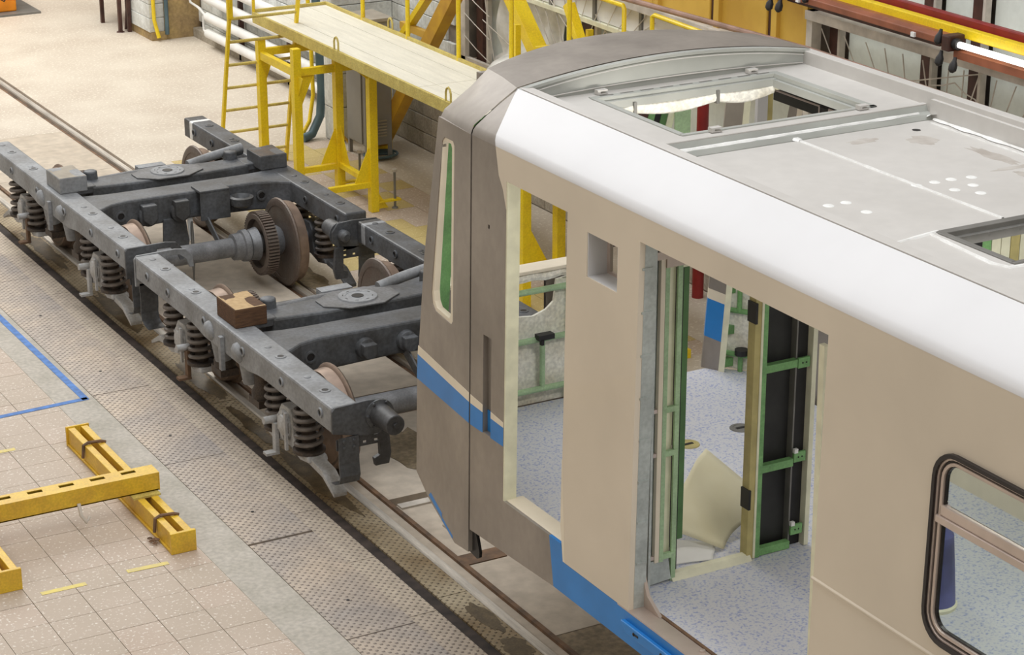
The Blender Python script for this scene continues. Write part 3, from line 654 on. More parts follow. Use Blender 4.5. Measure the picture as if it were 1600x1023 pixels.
# --- interior floor
obj('cab_floor', MB().slab([(6.02, Y0), (8.62, Y0), (8.62, 11.90), (8.40, 12.13), (6.25, 12.13), (6.02, 11.88)], [], lambda u, v, d: (u, v, FLZ - d), 0, .05), 'vinyl', car)
for (x, y, m_) in ((7.50, 11.04, 'ochre'), (7.95, 11.10, 'cond')):
    r = obj('floor_hatch', MB().lathe((x, y, FLZ), (0, 0, 1), [(0, .075), (.006, .072), (.007, .052), (.004, .05)], 24), m_, car)
    obj('hatch_grip', box(x - .035, x + .035, y - .012, y + .012, FLZ + .003, FLZ + .007), 'black', r)
# --- far side wall, same openings
obj('far_side_panel', MB().slab([(Y0, 1.08), (YS, 1.08), (YS, 3.53), (Y0, 3.53)],
    [[(9.98, 1.385), (10.66, 1.385), (10.66, 3.355), (9.98, 3.355)], rrect(3.6, 6.84, 2.255, 3.135, .13)], lambda u, v, d: (mir(SX(v)) - d, u, v), 0, .035), 'paint', car)
obj('wall_skirt', box(8.585, 8.64, Y0, 9.9, 1.28, 1.9), 'cream', car)
for y in (6.1, 6.6, 7.2, 7.5): obj('window_post', box(8.54, 8.60, y, y + .10, 1.9, 3.4), 'green_lt', car)
# --- door opening trims
obj('door_jamb', MB().slab([(10.645, 1.385), (10.662, 1.385), (10.662, 3.355), (10.645, 3.355)], [], side, .002, .085), 'creamwood', car)
obj('door_sill', box(5.94, 6.06, 9.98, 10.66, 1.355, 1.388), 'cream', car, bevel=.003)
obj('door_jamb', MB().slab([(9.95, 1.285), (9.985, 1.5), (9.985, 1.9), (9.98, 1.9), (9.93, 1.285)], [], side, -.001, .03), 'cream', car)
# square port lining
m = MB()
m.box(5.95, 6.09, 9.762, 9.78, 3.04, 3.31).box(5.95, 6.09, 9.45, 9.468, 3.04, 3.31).box(5.95, 6.09, 9.45, 9.78, 3.035, 3.052).box(5.95, 6.09, 9.45, 9.78, 3.298, 3.31)
obj('port_lining', m, 'paint', car)
obj('port_frame', MB().slab([(9.46, 3.05), (9.77, 3.05), (9.77, 3.30), (9.46, 3.30)], [[(9.478, 3.068), (9.735, 3.068), (9.735, 3.282), (9.478, 3.282)]], lambda u, v, d: (6.07 + d, u, v), 0, .02), 'alu', car)
# --- main doorway: pocket channel, open frame, cream and green posts, sill
pk = obj('pocket_channel', MB().slab([(9.25, 1.285), (9.275, 1.285), (9.275, 3.40), (9.25, 3.40)], [], side, .034, .11), 'greymetal', car)
for k in range(8): obj('stiffener', box(5.965, 6.03, 9.243, 9.25, 1.55 + k * .24, 1.562 + k * .24), 'greymetal', pk)
obj('pocket_lining', box(6.06, 6.075, 9.275, 9.50, 1.285, 3.40), 'greymetal', car)
obj('pocket_back', box(6.06, 6.27, 9.50, 9.52, 1.285, 3.42), 'greymetal', car)
fr = obj('pocket_frame', box(6.205, 6.235, 9.435, 9.465, 1.42, 3.24), 'cream', car, bevel=.003)
obj('frame_edge', box(6.236, 6.262, 9.435, 9.465, 1.42, 3.24), 'green_lt', fr)
obj('frame_head', box(6.13, 6.36, 9.425, 9.485, 3.20, 3.245), 'alu', fr)
obj('frame_head_box', box(6.235, 6.35, 9.425, 9.50, 3.15, 3.20), 'alu', fr)
for z in (2.32, 2.06, 1.44):
    obj('rung', box(6.12, 6.21, 9.440, 9.460, z, z + .022), 'alu', fr)
    obj('rung', box(6.262, 6.345, 9.440, 9.460, z - .01, z + .022), 'green_lt', fr)
    obj('rung', box(6.262, 6.345, 9.50, 9.52, z, z + .022), 'alu', fr)
obj('green_post', box(6.322, 6.352, 9.445, 9.46, 1.285, 3.26), 'green_lt', car)
obj('cream_post', box(6.27, 6.325, 9.475, 9.50, 1.285, 3.3), 'creamwood', car)
obj('hinge_plate', box(6.12, 6.18, 9.44, 9.45, 2.90, 3.06), 'railcream', car)
obj('kick_plate', MB().slab([(6.13, 1.285), (6.33, 1.30), (6.31, 1.43), (6.14, 1.43)], [], lambda u, v, d: (u - .01, 9.44 + d, v), 0, .01), 'greymetal', car)
obj('partition_head', box(6.34, 8.62, 9.47, 9.50, 3.12, 3.22), 'creamwood', car)
obj('partition_head', box(6.14, 8.62, 9.44, 9.55, 3.22, 3.62), 'black', car)
obj('dark_gap', box(6.36, 6.395, 9.50, 9.56, 1.285, 3.2), 'black', car)  # black strip put in for the dark gap between the posts
obj('dark_green_post', box(6.395, 6.43, 9.50, 9.54, 1.50, 3.12), 'green_dk', car)
obj('threshold', MB().slab([(9.43, 1.28), (9.50, 1.28), (9.50, 1.315), (9.46, 1.315)], [], lambda u, v, d: (d, u, v), 6.33, 6.87), 'creamwood', car)
obj('ochre_post', box(6.845, 6.885, 9.455, 9.52, 1.285, 3.2), 'ochre', car)
obj('lock_plate', box(6.835, 6.85, 9.44, 9.52, 1.60, 1.72), 'black', car)
obj('lock_plate', box(6.835, 6.85, 9.44, 9.52, 2.72, 2.84), 'black', car)
obj('cream_post', box(6.885, 6.90, 9.45, 9.5, 1.285, 3.2), 'creamwood', car)
obj('green_post', box(6.90, 6.93, 9.45, 9.5, 1.285, 3.2), 'green', car)
cb = obj('cabinet_back', box(6.93, 7.155, 9.53, 9.55, 1.285, 3.2), 'blackpanel', car)
obj('cabinet_post', box(7.15, 7.16, 9.48, 9.54, 1.285, 3.2), 'cond', cb)
obj('cabinet_side', box(7.16, 7.245, 9.50, 9.53, 1.285, 3.2), 'black', cb)
for z in (2.405, 1.80, 1.285): obj('cabinet_shelf', box(6.93, 7.15, 9.46, 9.50, z, z + .045), 'green', cb)
for z in (2.395, 1.82, 1.365):
    bk = obj('green_bracket', box(7.155, 7.235, 9.46, 9.475, z, z + .06), 'green', cb)
    obj('bolt_hole', MB().cyl((7.185, 9.461, z + .03), (7.185, 9.457, z + .03), .005, 8).cyl((7.21, 9.461, z + .03), (7.21, 9.457, z + .03), .005, 8), 'black', bk)
    if z < 2: obj('white_clip', box(7.15, 7.175, 9.45, 9.47, z + .06, z + .085), 'white', cb)
obj('cream_post', box(7.245, 7.275, 9.45, 9.50, 1.285, 3.2), 'creamwood', car)
obj('right_post', MB().slab([(7.83, 1.3), (7.87, 1.3), (7.87, 3.255), (7.83, 3.255)], [], lambda u, v, d: (6.08 + (2.3 - v) * .012 + d, u, v), 0, .03), 'creamwood', car)
for z in (2.18, 2.02, 1.9): obj('hinge', box(6.06, 6.08, 7.78, 7.80, z, z + .05), 'black', car)
obj('door_jamb', box(5.985, 6.0, 7.64, 7.665, 1.285, 3.39), 'creamwood', car)
obj('sill_plate', MB().hexa([(5.92, 7.65, 1.262), (6.03, 7.65, 1.262), (6.03, 9.36, 1.262), (5.92, 9.36, 1.262), (5.918, 7.65, 1.284), (6.03, 7.65, 1.284), (6.03, 9.36, 1.284), (5.918, 9.36, 1.284)]), 'alu', car)
obj('sill_rubber', box(6.035, 6.055, Y0, 9.2, 1.275, 1.288), 'rust', car)
obj('sill_gusset', MB().slab([(9.36, 1.50), (9.33, 1.50), (9.27, 1.36), (9.14, 1.285), (9.36, 1.285)], [], lambda u, v, d: (6.02 + d, u - .05, v), 0, .02), 'alu', car)
sr = obj('step_rail', MB().slab([(Y0, 1.165), (9.22, 1.165), (9.28, 1.225), (Y0, 1.225)], [], side, -.03, 0), 'blue', car, bevel=.006)
for k in range(5):
    y = 9.14 - k * .27
    obj('keyhole_slot', MB().cyl((SX(1.2) - .0325, y, 1.197), (SX(1.2) - .0285, y, 1.197), .011, 10).box(SX(1.2) - .0325, SX(1.2) - .0285, y - .045, y, 1.192, 1.204), 'black', sr)
for y in (8.66, 8.0): obj('sill_bolt', MB().lathe((6.01, y, 1.284), (0, 0, 1), [(0, .018), (.01, .016), (.014, .006)], 10), 'alu', car)
# --- side window
def wring(nm, e0, e1, d0, d1, m_, r0=.13):
    o_ = rrect(5.30 + e0, 6.84 - e0, 2.255 + e0, 3.135 - e0, max(.03, r0 - e0)); i_ = rrect(5.30 + e1, 6.84 - e1, 2.255 + e1, 3.135 - e1, max(.03, r0 - e1))
    return obj(nm, MB().slab(o_, [i_], side, d0, d1), m_, wf, bevel=.003)
wf = obj('window', MB().slab(rrect(5.285, 6.852, 2.24, 3.147, .14), [rrect(5.308, 6.832, 2.263, 3.127, .122)], side, -.018, .03), 'rubber', car, bevel=.006)
wring('window_frame', .008, .018, -.006, .03, 'alu')
wring('window_gasket', .018, .030, .006, .03, 'rubber')
wring('window_frame', .030, .046, -.002, .03, 'alu')
wring('window_gasket', .046, .053, .010, .03, 'rubber')
obj('transom_bar', MB().slab([(5.36, 2.80), (6.818, 2.80), (6.818, 2.835), (5.36, 2.835)], [], side, -.012, .03), 'alu', wf, bevel=.004)
obj('transom_bar', MB().slab([(5.34, 2.835), (6.808, 2.835), (6.808, 2.885), (5.34, 2.885)], [], side, -.002, .03), 'alu', wf, bevel=.006)
obj('pane', MB().slab(rrect(5.345, 6.795, 2.30, 2.80, .05), [], side, .02, .024), 'glass', wf)
obj('pane', MB().slab(rrect(5.345, 6.795, 2.885, 3.09, .05), [], side, .02, .024), 'glass', wf)
# --- roof hatch frames
def hatch(x0, x1, y0, y1, z, m1, lab=None):
    h = obj('hatch_frame', MB().box(x0 - .02, x1 + .02, y1 - .02, y1 + .03, z - .05, z + .006), m1, car, bevel=.003, label=lab)
    obj('frame_bar', box(x0 - .025, x0 + .012, y0, y1, z - .04, z + .008), m1, h, bevel=.003)
    obj('frame_bar', box(x1 - .02, x1 + .03, y0 - .02, y1 + .02, z - .06, z + .008), m1, h, bevel=.003)
    obj('frame_bar', box(x0 - .02, x1 + .03, y0 - .02, y0 + .01, z - .05, z + .008), m1, h, bevel=.003)
    obj('frame_lip', box(x0, x1, y1 - .05, y1 - .02, z - .065, z - .02), m1, h)
    obj('frame_lip', box(x1 - .045, x1 - .02, y0, y1, z - .07, z - .025), m1, h)
    return h
h1 = hatch(6.69, 7.985, 9.985, 10.935, ZF, 'roofgreen')
for k in range(9): obj('frame_slot', box(6.74 + k * .14, 6.83 + k * .14, 10.94, 10.955, ZF + .0062, ZF + .0075), 'cond', h1)
for (x, y) in ((6.78, 11.0), (7.86, 11.0), (6.88, 9.955), (7.90, 9.955)):
    obj('hatch_clip', MB().box(x - .035, x + .035, y - .02, y + .02, ZF + .004, ZF + .01).box(x - .035, x + .035, y - .02, y + .02, ZF + .022, ZF + .03).box(x - .035, x - .015, y - .02, y + .02, ZF + .01, ZF + .022), 'roof', car)
for a, b in ((6.70, 6.93), (6.95, 7.52), (7.54, 7.95)):
    m = MB(); nn = 12; rows = []
    for k in range(nn + 1):
        x = a + (b - a) * k / nn; sag = .02 * math.sin(PI * k / nn)
        rows.append([(x, 10.90 + .025 * math.cos(q * PI / 4), ZF - .085 - sag + (.030 + .5 * sag) * math.sin(q * PI / 4)) for q in range(8)])
    m.quadgrid(rows, True); obj('insulation_roll', m, 'insul', car)
for k in range(2): obj('hanging_bracket', box(6.93 + k * .59, 6.95 + k * .59, 10.87, 10.90, ZF - .12, ZF - .04), 'cond', car)
obj('duct', box(8.36, 8.45, 10.0, 11.45, 3.36, 3.42), 'black', car)
obj('duct_edge', MB().tube([(8.35, 11.45, 3.43), (8.35, 10.95, 3.43), (8.35, 10.95, 3.38), (8.35, 10.85, 3.38), (8.35, 10.85, 3.43), (8.35, 10.4, 3.43)], .006, 5), 'alu', car)
h2 = hatch(6.90, 8.0, 7.50, 8.03, ZB, 'cond')
obj('roof_tray_rear', box(6.90, 8.0, 6.9, 7.48, ZB - .02, ZB), 'roof', car)
for k in range(3): obj('screw', MB().lathe((7.16 + k * .2, 8.0, ZB - .03), (0, -1, 0), [(0, .012), (.02, .012), (.022, .004)], 8), 'cond', h2)
for (x, y, m_) in ((7.46, 8.5, 'green_dk'), (7.525, 8.5, 'black'), (7.585, 8.5, 'green'), (7.65, 8.5, 'creamwood'), (7.715, 8.5, 'creamwood'), (7.78, 8.5, 'ochre'), (7.845, 8.5, 'creamwood')):
    obj('roof_stringer', box(x, x + .06, y, y + .05, 2.7, 3.58), m_, car)
# underframe: floor pan and two hidden trestle posts carrying the body
obj('underframe', MB().box(6.05, 8.59, Y0, 11.2, 1.02, 1.23).box(6.5, 8.1, Y0, 10.2, .82, 1.02), 'bogie_dark', car)
obj('trestle', MB().box(6.6, 6.9, 3.4, 3.7, -.004, .82).box(7.7, 7.99, 3.4, 3.7, -.004, .82).box(6.7, 7.0, 7.0, 7.3, -.004, .82).box(7.6, 7.9, 7.0, 7.3, -.004, .82), 'bogie_dark', car)

# sheet of glossy board leaning inside the cab doorway, blue roll by the window
def sheet(nm, m_, P, th, wav):
    A, B, Cc, D = [Vector(p) for p in P]; rows = []
    for i in range(15):
        u = i / 14
        rows.append([A.lerp(B, j / 14).lerp(D.lerp(Cc, j / 14), u) + Vector((0, 1, 0)) * wav * (math.sin(5 * u + 4 * j / 14) + .6 * math.sin(11 * u - 7 * j / 14)) for j in range(15)])
    m = MB(); m.quadgrid(rows); o = obj(nm, m, m_); s = o.modifiers.new('t', 'SOLIDIFY'); s.thickness = th
    return o
tag(sheet('glossy_sheet', 'paper', [(7.02, 10.15, 1.68), (7.23, 9.85, 1.45), (6.80, 9.62, 1.292), (6.40, 9.70, 1.50)], .003, .014), 'creased glossy cream sheet leaning in the doorway of the car', 'sheet')
tag(sheet('white_sheet', 'white', [(6.44, 9.72, 1.40), (6.80, 9.70, 1.30), (6.68, 9.545, 1.286), (6.40, 9.60, 1.292)], .002, .004), 'white sheet lying under the glossy cream sheet in the car', 'sheet')
ro = thing('blue_roll', 'dark blue conical roll standing inside the car behind the side window', 'roll', (7.42, 8.50, FLZ))
obj('roll_body', MB().lathe((7.42, 8.50, FLZ + .01), (.0, .0, 1), [(0, .125), (.25, .105), (.42, .09), (.44, .06)], 24), 'navy', ro)
obj('roll_rim', MB().lathe((7.42, 8.50, FLZ + .0), (.0, .0, 1), [(0, .13), (.02, .135), (.03, .125)], 24), 'creamwood', ro)

# ------------------------------------------------------------------ bogies
XC = 7.32
def coil(c, r, z0, z1, turns, wr, nseg=14):
    P = []
    n = int(turns * nseg)
    for i in range(n + 1):
        t = i / n; a = 2 * PI * turns * t
        P.append((c[0] + r * math.cos(a), c[1] + r * math.sin(a), z0 + (z1 - z0) * t))
    return MB().tube(P, wr, 6)
ZT, ZB_ = .895, .705
def frame_side(s):
    """box side beam of the frame, s=-1 near, +1 far"""
    m = MB(); y0, y1 = -2.0, 2.0
    xo, xi = 1.17, .95
    pr = [(-2.0, ZB_, ZT), (-.75, ZB_, ZT), (-.45, ZB_ - .05, ZT), (.45, ZB_ - .05, ZT), (.75, ZB_, ZT), (2.0, ZB_, ZT)]
    pts = [(y, z0) for y, z0, z1 in pr] + [(y, z1) for y, z0, z1 in reversed([pr[0], pr[-1]])]
    m.slab(pts, [], lambda u, v, d: (d, u, v), s * xi, s * xo)
    return m
def make_bogie(cy, lab, near_m):
    B = thing('bogie', lab, 'bogie', (XC, cy, 0), 'bogie frames on the track')
    loc = dict(local=True)
    fr = [obj('side_beam', frame_side(-1), near_m, B, bevel=.018, **loc), obj('side_beam', frame_side(1), 'bogie', B, bevel=.018, **loc)]
    for s, f in ((-1, fr[0]), (1, fr[1])):
        mm = near_m if s < 0 else 'bogie'
        for y in (-1.82, -1.12, -.38, .42, 1.22, 1.70):     # bushings through the web
            xw = s * 1.17 if s < 0 else .95
            obj('bushing', MB().slab([(y + .038 * math.cos(a * PI / 8), .80 + .038 * math.sin(a * PI / 8)) for a in range(16)], [[(y + .026 * math.cos(a * PI / 8), .80 + .026 * math.sin(a * PI / 8)) for a in range(16)]], lambda u, v, d: (xw + d, u, v), -.014, .0), mm, f, **loc)
            obj('hole', MB().cyl((xw - .004, y, .80), (xw + .001, y, .80), .026, 14), 'black', f, **loc)
        for y in (-1.66, -.86, .86, 1.55):
            obj('top_ring', MB().lathe((s * 1.06, y, ZT - .002), (0, 0, 1), [(0, .045), (.008, .043), (.009, .026), (.003, .024)], 16), mm, f, **loc)
            obj('hole', MB().cyl((s * 1.06, y, ZT), (s * 1.06, y, ZT + .0075), .024, 12), 'black', f, **loc)
        for y in (-1.35, -.62, .95, 1.85):
            obj('stud', MB().lathe((s * 1.06, y, ZT - .003), (0, 0, 1), [(0, .03), (.008, .026), (.012, .01)], 12), mm, f, **loc)
        if s < 0:
            for y in (-.28, .30):                             # domed seats on the outer face
                obj('dome_seat', MB().lathe((s * 1.15, y, .76), (-1, 0, -.25), [(0, .085), (.03, .082), (.055, .06), (.068, .02)], 18).cyl((s * 1.10, y, .74), (s * 1.06, y, .50), .075, 16), mm, f, **loc)
            obj('hanger', MB().bar((s * 1.19, .02, .80), (s * 1.19, .02, .52), .035, .05), mm, f, **loc)
    # transoms with flared ends
    def transom(y0, y1, zb, zt, nm='transom'):
        m = MB(); n = 12; ring = []
        for i in range(n + 1):
            x = -.96 + 1.92 * i / n; e = max(0, (abs(x) - .62) / .34); fl_ = .16 * e * e
            zz = zb + .03 * (1 - abs(x) / .96)
            ring.append([(x, y0 - fl_, zz), (x, y1 + fl_ * .3, zz), (x, y1 + fl_ * .3, zt), (x, y0 - fl_, zt)])
        m.quadgrid(ring, True, smooth=False)
        return obj(nm, m, 'bogie', B, bevel=.02, **loc)
    t1 = transom(-.62, -.30, .60, ZT - .004); transom(.30, .58, .58, .80)
    for x in (-.72, .70):
        obj('transom_socket', MB().lathe((x, -.64, .76), (0, -1, 0), [(0, .05), (.02, .05), (.021, .034), (.006, .03)], 16), 'bogie', t1, **loc)
        obj('hole', MB().cyl((x, -.645, .76), (x, -.653, .76), .03, 14), 'black', t1, **loc)
    # bolster with centre plate
    bo = obj('bolster', MB().slab([(-.80, -.13), (-.35, -.17), (.35, -.17), (.80, -.13), (.80, .13), (.35, .18), (-.35, .18), (-.80, .13)], [], lambda u, v, d: (u, v, d), .74, .925), 'bogie', B, bevel=.02, **loc)
    obj('centre_pad', MB().slab([(-.34, -.08), (-.16, -.22), (.14, -.22), (.34, -.08), (.34, .08), (.16, .21), (-.16, .21), (-.34, .08)], [], lambda u, v, d: (u, v, d), .925, .938), 'bogie_mid', bo, bevel=.004, **loc)
    obj('centre_plate', MB().lathe((0, 0, .938), (0, 0, 1), [(0, .165), (.012, .16), (.013, .10), (.009, .095), (.009, .055)], 32), 'bogie_dust', bo, **loc)
    for k in range(8):
        a = k * PI / 4 + .2; obj('slot', MB().bar((.122 * math.cos(a), .122 * math.sin(a), .951), (.122 * math.cos(a + .22), .122 * math.sin(a + .22), .951), .008, .002), 'black', bo, **loc)
    obj('centre_hole', MB().cyl((0, 0, .94), (0, 0, .9505), .05, 20), 'black', bo, **loc)
    for s in (-1, 1):
        b1 = obj('bolster_end', MB().box(s * .86 - .10, s * .86 + .10, -.12, .12, .86, .93).lathe((s * .72, .16, .90), (0, 0, 1), [(0, .07), (.10, .065), (.11, .02)], 14), 'bogie', bo, bevel=.01, **loc)
    rod = obj('traction_rod', MB().tube([(-.64, .24, .86), (-.35, .27, .865), (.0, .30, .865)], .045, 12), 'bogie_mid', B, **loc)
    obj('traction_rod', MB().tube([(.30, .24, .90), (.55, .27, .94), (.90, .30, .985)], .045, 12), 'bogie_dust', B, **loc)
    obj('rod_bush', MB().cyl((.74, .28, .95), (.90, .34, .95), .055, 14), 'bogie', rod, **loc)
    obj('side_bearer', MB().box(-.18, .10, .30, .42, .905, .918).box(-.18, -.16, .30, .42, .84, .905), 'bogie_dust', B, bevel=.005, **loc)
    obj('spring_seat_pot', MB().lathe((.46, -.72, .70), (0, 0, 1), [(0, .06), (.03, .11), (.10, .12), (.11, .09), (.06, .06)], 20), 'bogie', t1, **loc)
    obj('gusset', MB().slab([(-.66, .70), (-.62, .62), (-1.0, .42), (-1.0, .50)], [], lambda u, v, d: (d, u, v), .10, .115), 'bogie', t1, **loc)
    # wheelsets
    for ya in (-1.07, 1.07):
        ax = obj('axle', MB().lathe((-1.12, ya, .43), (1, 0, 0), [(0, .055), (.22, .06), (.25, .085), (.44, .09), (.46, .092), (1.80, .092), (1.82, .09), (2.0, .085), (2.03, .06), (2.24, .055)], 24), 'axle', B, **loc)
        for s in (-1, 1):
            wp = [(-.02, .0), (-.02, .095), (.0, .12), (.045, .15), (.055, .29), (.02, .325), (.0, .345), (-.006, .405), (.0, .420), (.014, .428), (.026, .418), (.034, .395), (.10, .388), (.128, .380), (.130, .34), (.10, .32), (.085, .18), (.12, .12), (.12, .0)]
            w_ = obj('wheel', MB().lathe((s * .70, ya, .405), (s, 0, 0), [(a, r_) for a, r_ in wp], 40), 'wheel', ax, **loc)
            obj('tread', MB().lathe((s * .70, ya, .405), (s, 0, 0), [(.0142, .429), (.0265, .4195), (.0345, .3965), (.10, .3893), (.128, .3812), (.129, .378)], 40), 'tread', w_, **loc)
            obj('rim_face', MB().lathe((s * .70, ya, .405), (-s, 0, 0), [(.0, .350), (.008, .352), (.010, .400), (.004, .412)], 40), 'wheel', w_, **loc)
        s = 1 if ya < 0 else -1
        gx = .50 * s
        gw = obj('gear_wheel', MB().lathe((gx - .05 * s, ya, .43), (s, 0, 0), [(.05, .10), (.05, .225), (.0, .235), (.0, .278), (.006, .285), (.115, .285), (.12, .235), (.10, .23), (.10, .10)], 60), 'wheel', ax, **loc)
        tm = MB()
        for k in range(58):
            a = 2 * PI * k / 58; c_, s_ = math.cos(a), math.sin(a)
            tm.bar((gx - .045 * s, ya + .29 * c_, .43 + .29 * s_), (gx + .06 * s, ya + .29 * c_, .43 + .29 * s_), .016, .034, (0, c_, s_))
        obj('gear_teeth', tm, 'wheel', gw, kind='stuff', **loc)
        obj('gear_hub', MB().lathe((gx - .30 * s, ya, .43), (s, 0, 0), [(0, .095), (.01, .125), (.09, .13), (.10, .15), (.15, .155), (.17, .14), (.25, .16)], 30), 'axle', ax, **loc)
        obj('wheel_hub', MB().lathe((.62 * s, ya, .43), (s, 0, 0), [(0, .15), (.05, .145), (.08, .12), (.10, .11)], 26), 'axle', ax, **loc)
        # axleboxes, springs
        for s in (-1, 1):
            for dy in (-.27, .27):
                sp = obj('coil_spring', coil((s * 1.06, ya + dy), .098, .335, .69, 5.4, .0185), 'spring', B, **loc)
                obj('spring_seat', MB().cyl((s * 1.06, ya + dy, .30), (s * 1.06, ya + dy, .325), .125, 20).cyl((s * 1.06, ya + dy, .30), (s * 1.06, ya + dy, .70), .055, 12), 'bogie_dark', sp, **loc)
            am = 'axlebox' if s < 0 else 'bogie'
            ab = obj('axlebox', MB().slab([(-.42, .26), (-.40, .30), (-.17, .31), (-.13, .40), (-.12, .52), (-.07, .58), (.07, .58), (.12, .52), (.13, .40), (.17, .31), (.40, .30), (.42, .26), (.25, .23), (.08, .27), (-.08, .27), (-.25, .23)], [],
                     lambda u, v, d: (d, ya + u, v), s * .97, s * 1.13), am, B, bevel=.012, **loc)
            obj('axlebox_cover', MB().lathe((s * 1.13, ya, .43), (s, 0, 0), [(0, .115), (.018, .115), (.02, .085), (.035, .078), (.045, .03)], 22), am, ab, **loc)
            for k in range(6):
                a = PI / 3 * k + .5
                obj('bolt', MB().lathe((s * 1.145, ya + .10 * math.cos(a), .43 + .10 * math.sin(a)), (s, 0, 0), [(0, .014), (.012, .014), (.013, .004)], 6), am, ab, **loc)
            if s < 0:
                obj('cover_strap', MB().bar((-1.165, ya - .085, .56), (-1.165, ya - .085, .26), .02, .03), am, ab, **loc)
                obj('lug', MB().cyl((-1.13, ya + .17 * (1 if ya < 0 else -1), .42), (-1.24, ya + .17 * (1 if ya < 0 else -1), .42), .03, 14), am, ab, **loc)
                y_ = ya + (.14 if ya < 0 else -.19)
                obj('shoe_bracket', MB().box(-1.17, -1.14, y_ - .03, y_ + .03, .16, .40).box(-1.25, -1.14, y_ - .035, y_ + .035, .15, .17), am if ya < 0 else 'rust', ab, **loc)
            e = -1 if ya < 0 else 1                                 # arm reaching to the frame end
            obj('control_arm', MB().slab([(e * .38, .24), (e * .60, .22), (e * .80, .13), (e * .80, .16), (e * .60, .27), (e * .40, .29)], [], lambda u, v, d: (d, ya + u, v), s * 1.0, s * 1.11), am, B, bevel=.005, **loc)
        # brake hanger blocks between wheel and frame centre
        for s in (-1, 1):
            k_ = 1 if ya < 0 else -1
            obj('brake_cylinder', MB().lathe((s * 1.02, ya + .68 * k_, .66), (0, 0, -1), [(0, .07), (.16, .065), (.20, .09), (.26, .09), (.28, .03)], 16).box(s * 1.02 - .08, s * 1.02 + .08, ya + .68 * k_ - .10, ya + .68 * k_ + .10, .34, .40), 'bogie_dark', B, **loc)
            obj('brake_shoe', MB().slab([(k_ * .40, .30), (k_ * .46, .30), (k_ * .47, .52), (k_ * .43, .56), (k_ * .39, .50)], [], lambda u, v, d: (d, ya + u, v), s * .72, s * .80), 'rust', B, **loc)
    return B
def end_plate(B, ex, ey, kind, m_):
    """bracket plate on a frame end; ex=-1 near side, +1 far; ey=-1 towards the camera"""
    y = ey * 2.0; f = lambda u, v, d: (ex * u, y + ey * d, v)
    if kind == 'cyl':
        p = obj('end_plate', MB().slab([(1.175, .70), (1.175, .87), (1.15, .898), (.90, .91), (.76, .90), (.70, .82), (.70, .72), (.80, .64), (.92, .64)], [], f, 0, .022), 'bogie', B, bevel=.004, local=True)
        c0 = (ex * .80, y + ey * .022, .79)
        obj('flange', MB().lathe(c0, (0, ey, 0), [(0, .115), (.015, .113), (.02, .09), (.03, .08)], 28), 'bogie', p, local=True)
        obj('snubber', MB().lathe((c0[0], c0[1] + ey * .02, c0[2]), (0, ey, 0), [(0, .088), (.24, .075), (.245, .07)], 28), 'charcoal' if ex < 0 else 'bogie', p, local=True)
        obj('snubber_boss', MB().lathe((c0[0], c0[1] + ey * .262, c0[2]), (0, ey, 0), [(0, .02), (.02, .018), (.021, .004)], 12), 'charcoal', p, local=True)
        obj('knob', MB().lathe((c0[0], c0[1] - ey * .02, c0[2]), (0, -ey, 0), [(0, .05), (.05, .055), (.09, .05), (.11, .03)], 16), 'bogie', p, local=True)
        for k in range(6):
            a = PI / 3 * k
            obj('bolt', MB().lathe((c0[0] + .10 * math.cos(a), c0[1] + ey * .012, c0[2] + .10 * math.sin(a)), (0, ey, 0), [(0, .012), (.016, .011), (.018, .004)], 8), 'bogie', p, local=True)
    else:
        outer = [(1.175, .62), (1.175, .87), (1.15, .898), (.80, .905), (.70, .89), (.64, .82), (.63, .72), (.67, .72), (.70, .80), (.76, .85), (.88, .85), (.92, .62)]
        p = obj('end_plate', MB().slab(outer, [], f, 0, .022), m_, B, bevel=.004, local=True)
    obj('slotted_bar', MB().slab([(.76, .56), (1.14, .56), (1.14, .64), (.76, .68)], [[(.80, .58), (.84, .58), (.84, .60), (.80, .60)], [(.80, .63), (.84, .63), (.84, .65), (.80, .65)], [(.90, .58), (.93, .58), (.93, .60), (.90, .60)]], f, .0, .012), 'charcoal', p, local=True)
    st = MB(); P = [(0.03, .66), (.03, .45), (.045, .36), (.02, .30), (-.04, .27), (-.12, .26)]
    st.quadgrid([[(ex * 1.13, y + ey * a, z), (ex * .97, y + ey * a, z), (ex * .97, y + ey * (a - .012), z - .004), (ex * 1.13, y + ey * (a - .012), z - .004)] for a, z in P], True, smooth=False)
    s2 = obj('end_strap', st, 'bogie', p, local=True)
    for (a, b) in ((1.09, .63), (1.01, .63), (1.09, .58), (1.01, .58)):
        obj('bolt', MB().lathe((ex * a, y + ey * .03, b), (0, ey, 0), [(0, .013), (.012, .012), (.014, .004)], 8), 'bogie', p, local=True)
    obj('drop_arm', MB().slab([(.72, .68), (.80, .68), (.79, .46), (.84, .44), (.83, .38), (.72, .38), (.70, .46)], [], f, -.03, .01), 'charcoal', p, bevel=.004, local=True)
bB = make_bogie(15.60, 'grey bogie frame nearest the car, with a timber block and coil springs', 'bogie_dust')
bA = make_bogie(19.85, 'grey bogie frame farther from the car, with the bare gear wheel and axle', 'bogie_dust')
end_plate(bB, -1, -1, 'cyl', 'bogie'); end_plate(bB, -1, 1, 'loop', 'bogie_dust'); end_plate(bB, 1, 1, 'cyl', 'bogie')
end_plate(bA, -1, -1, 'loop', 'bogie')
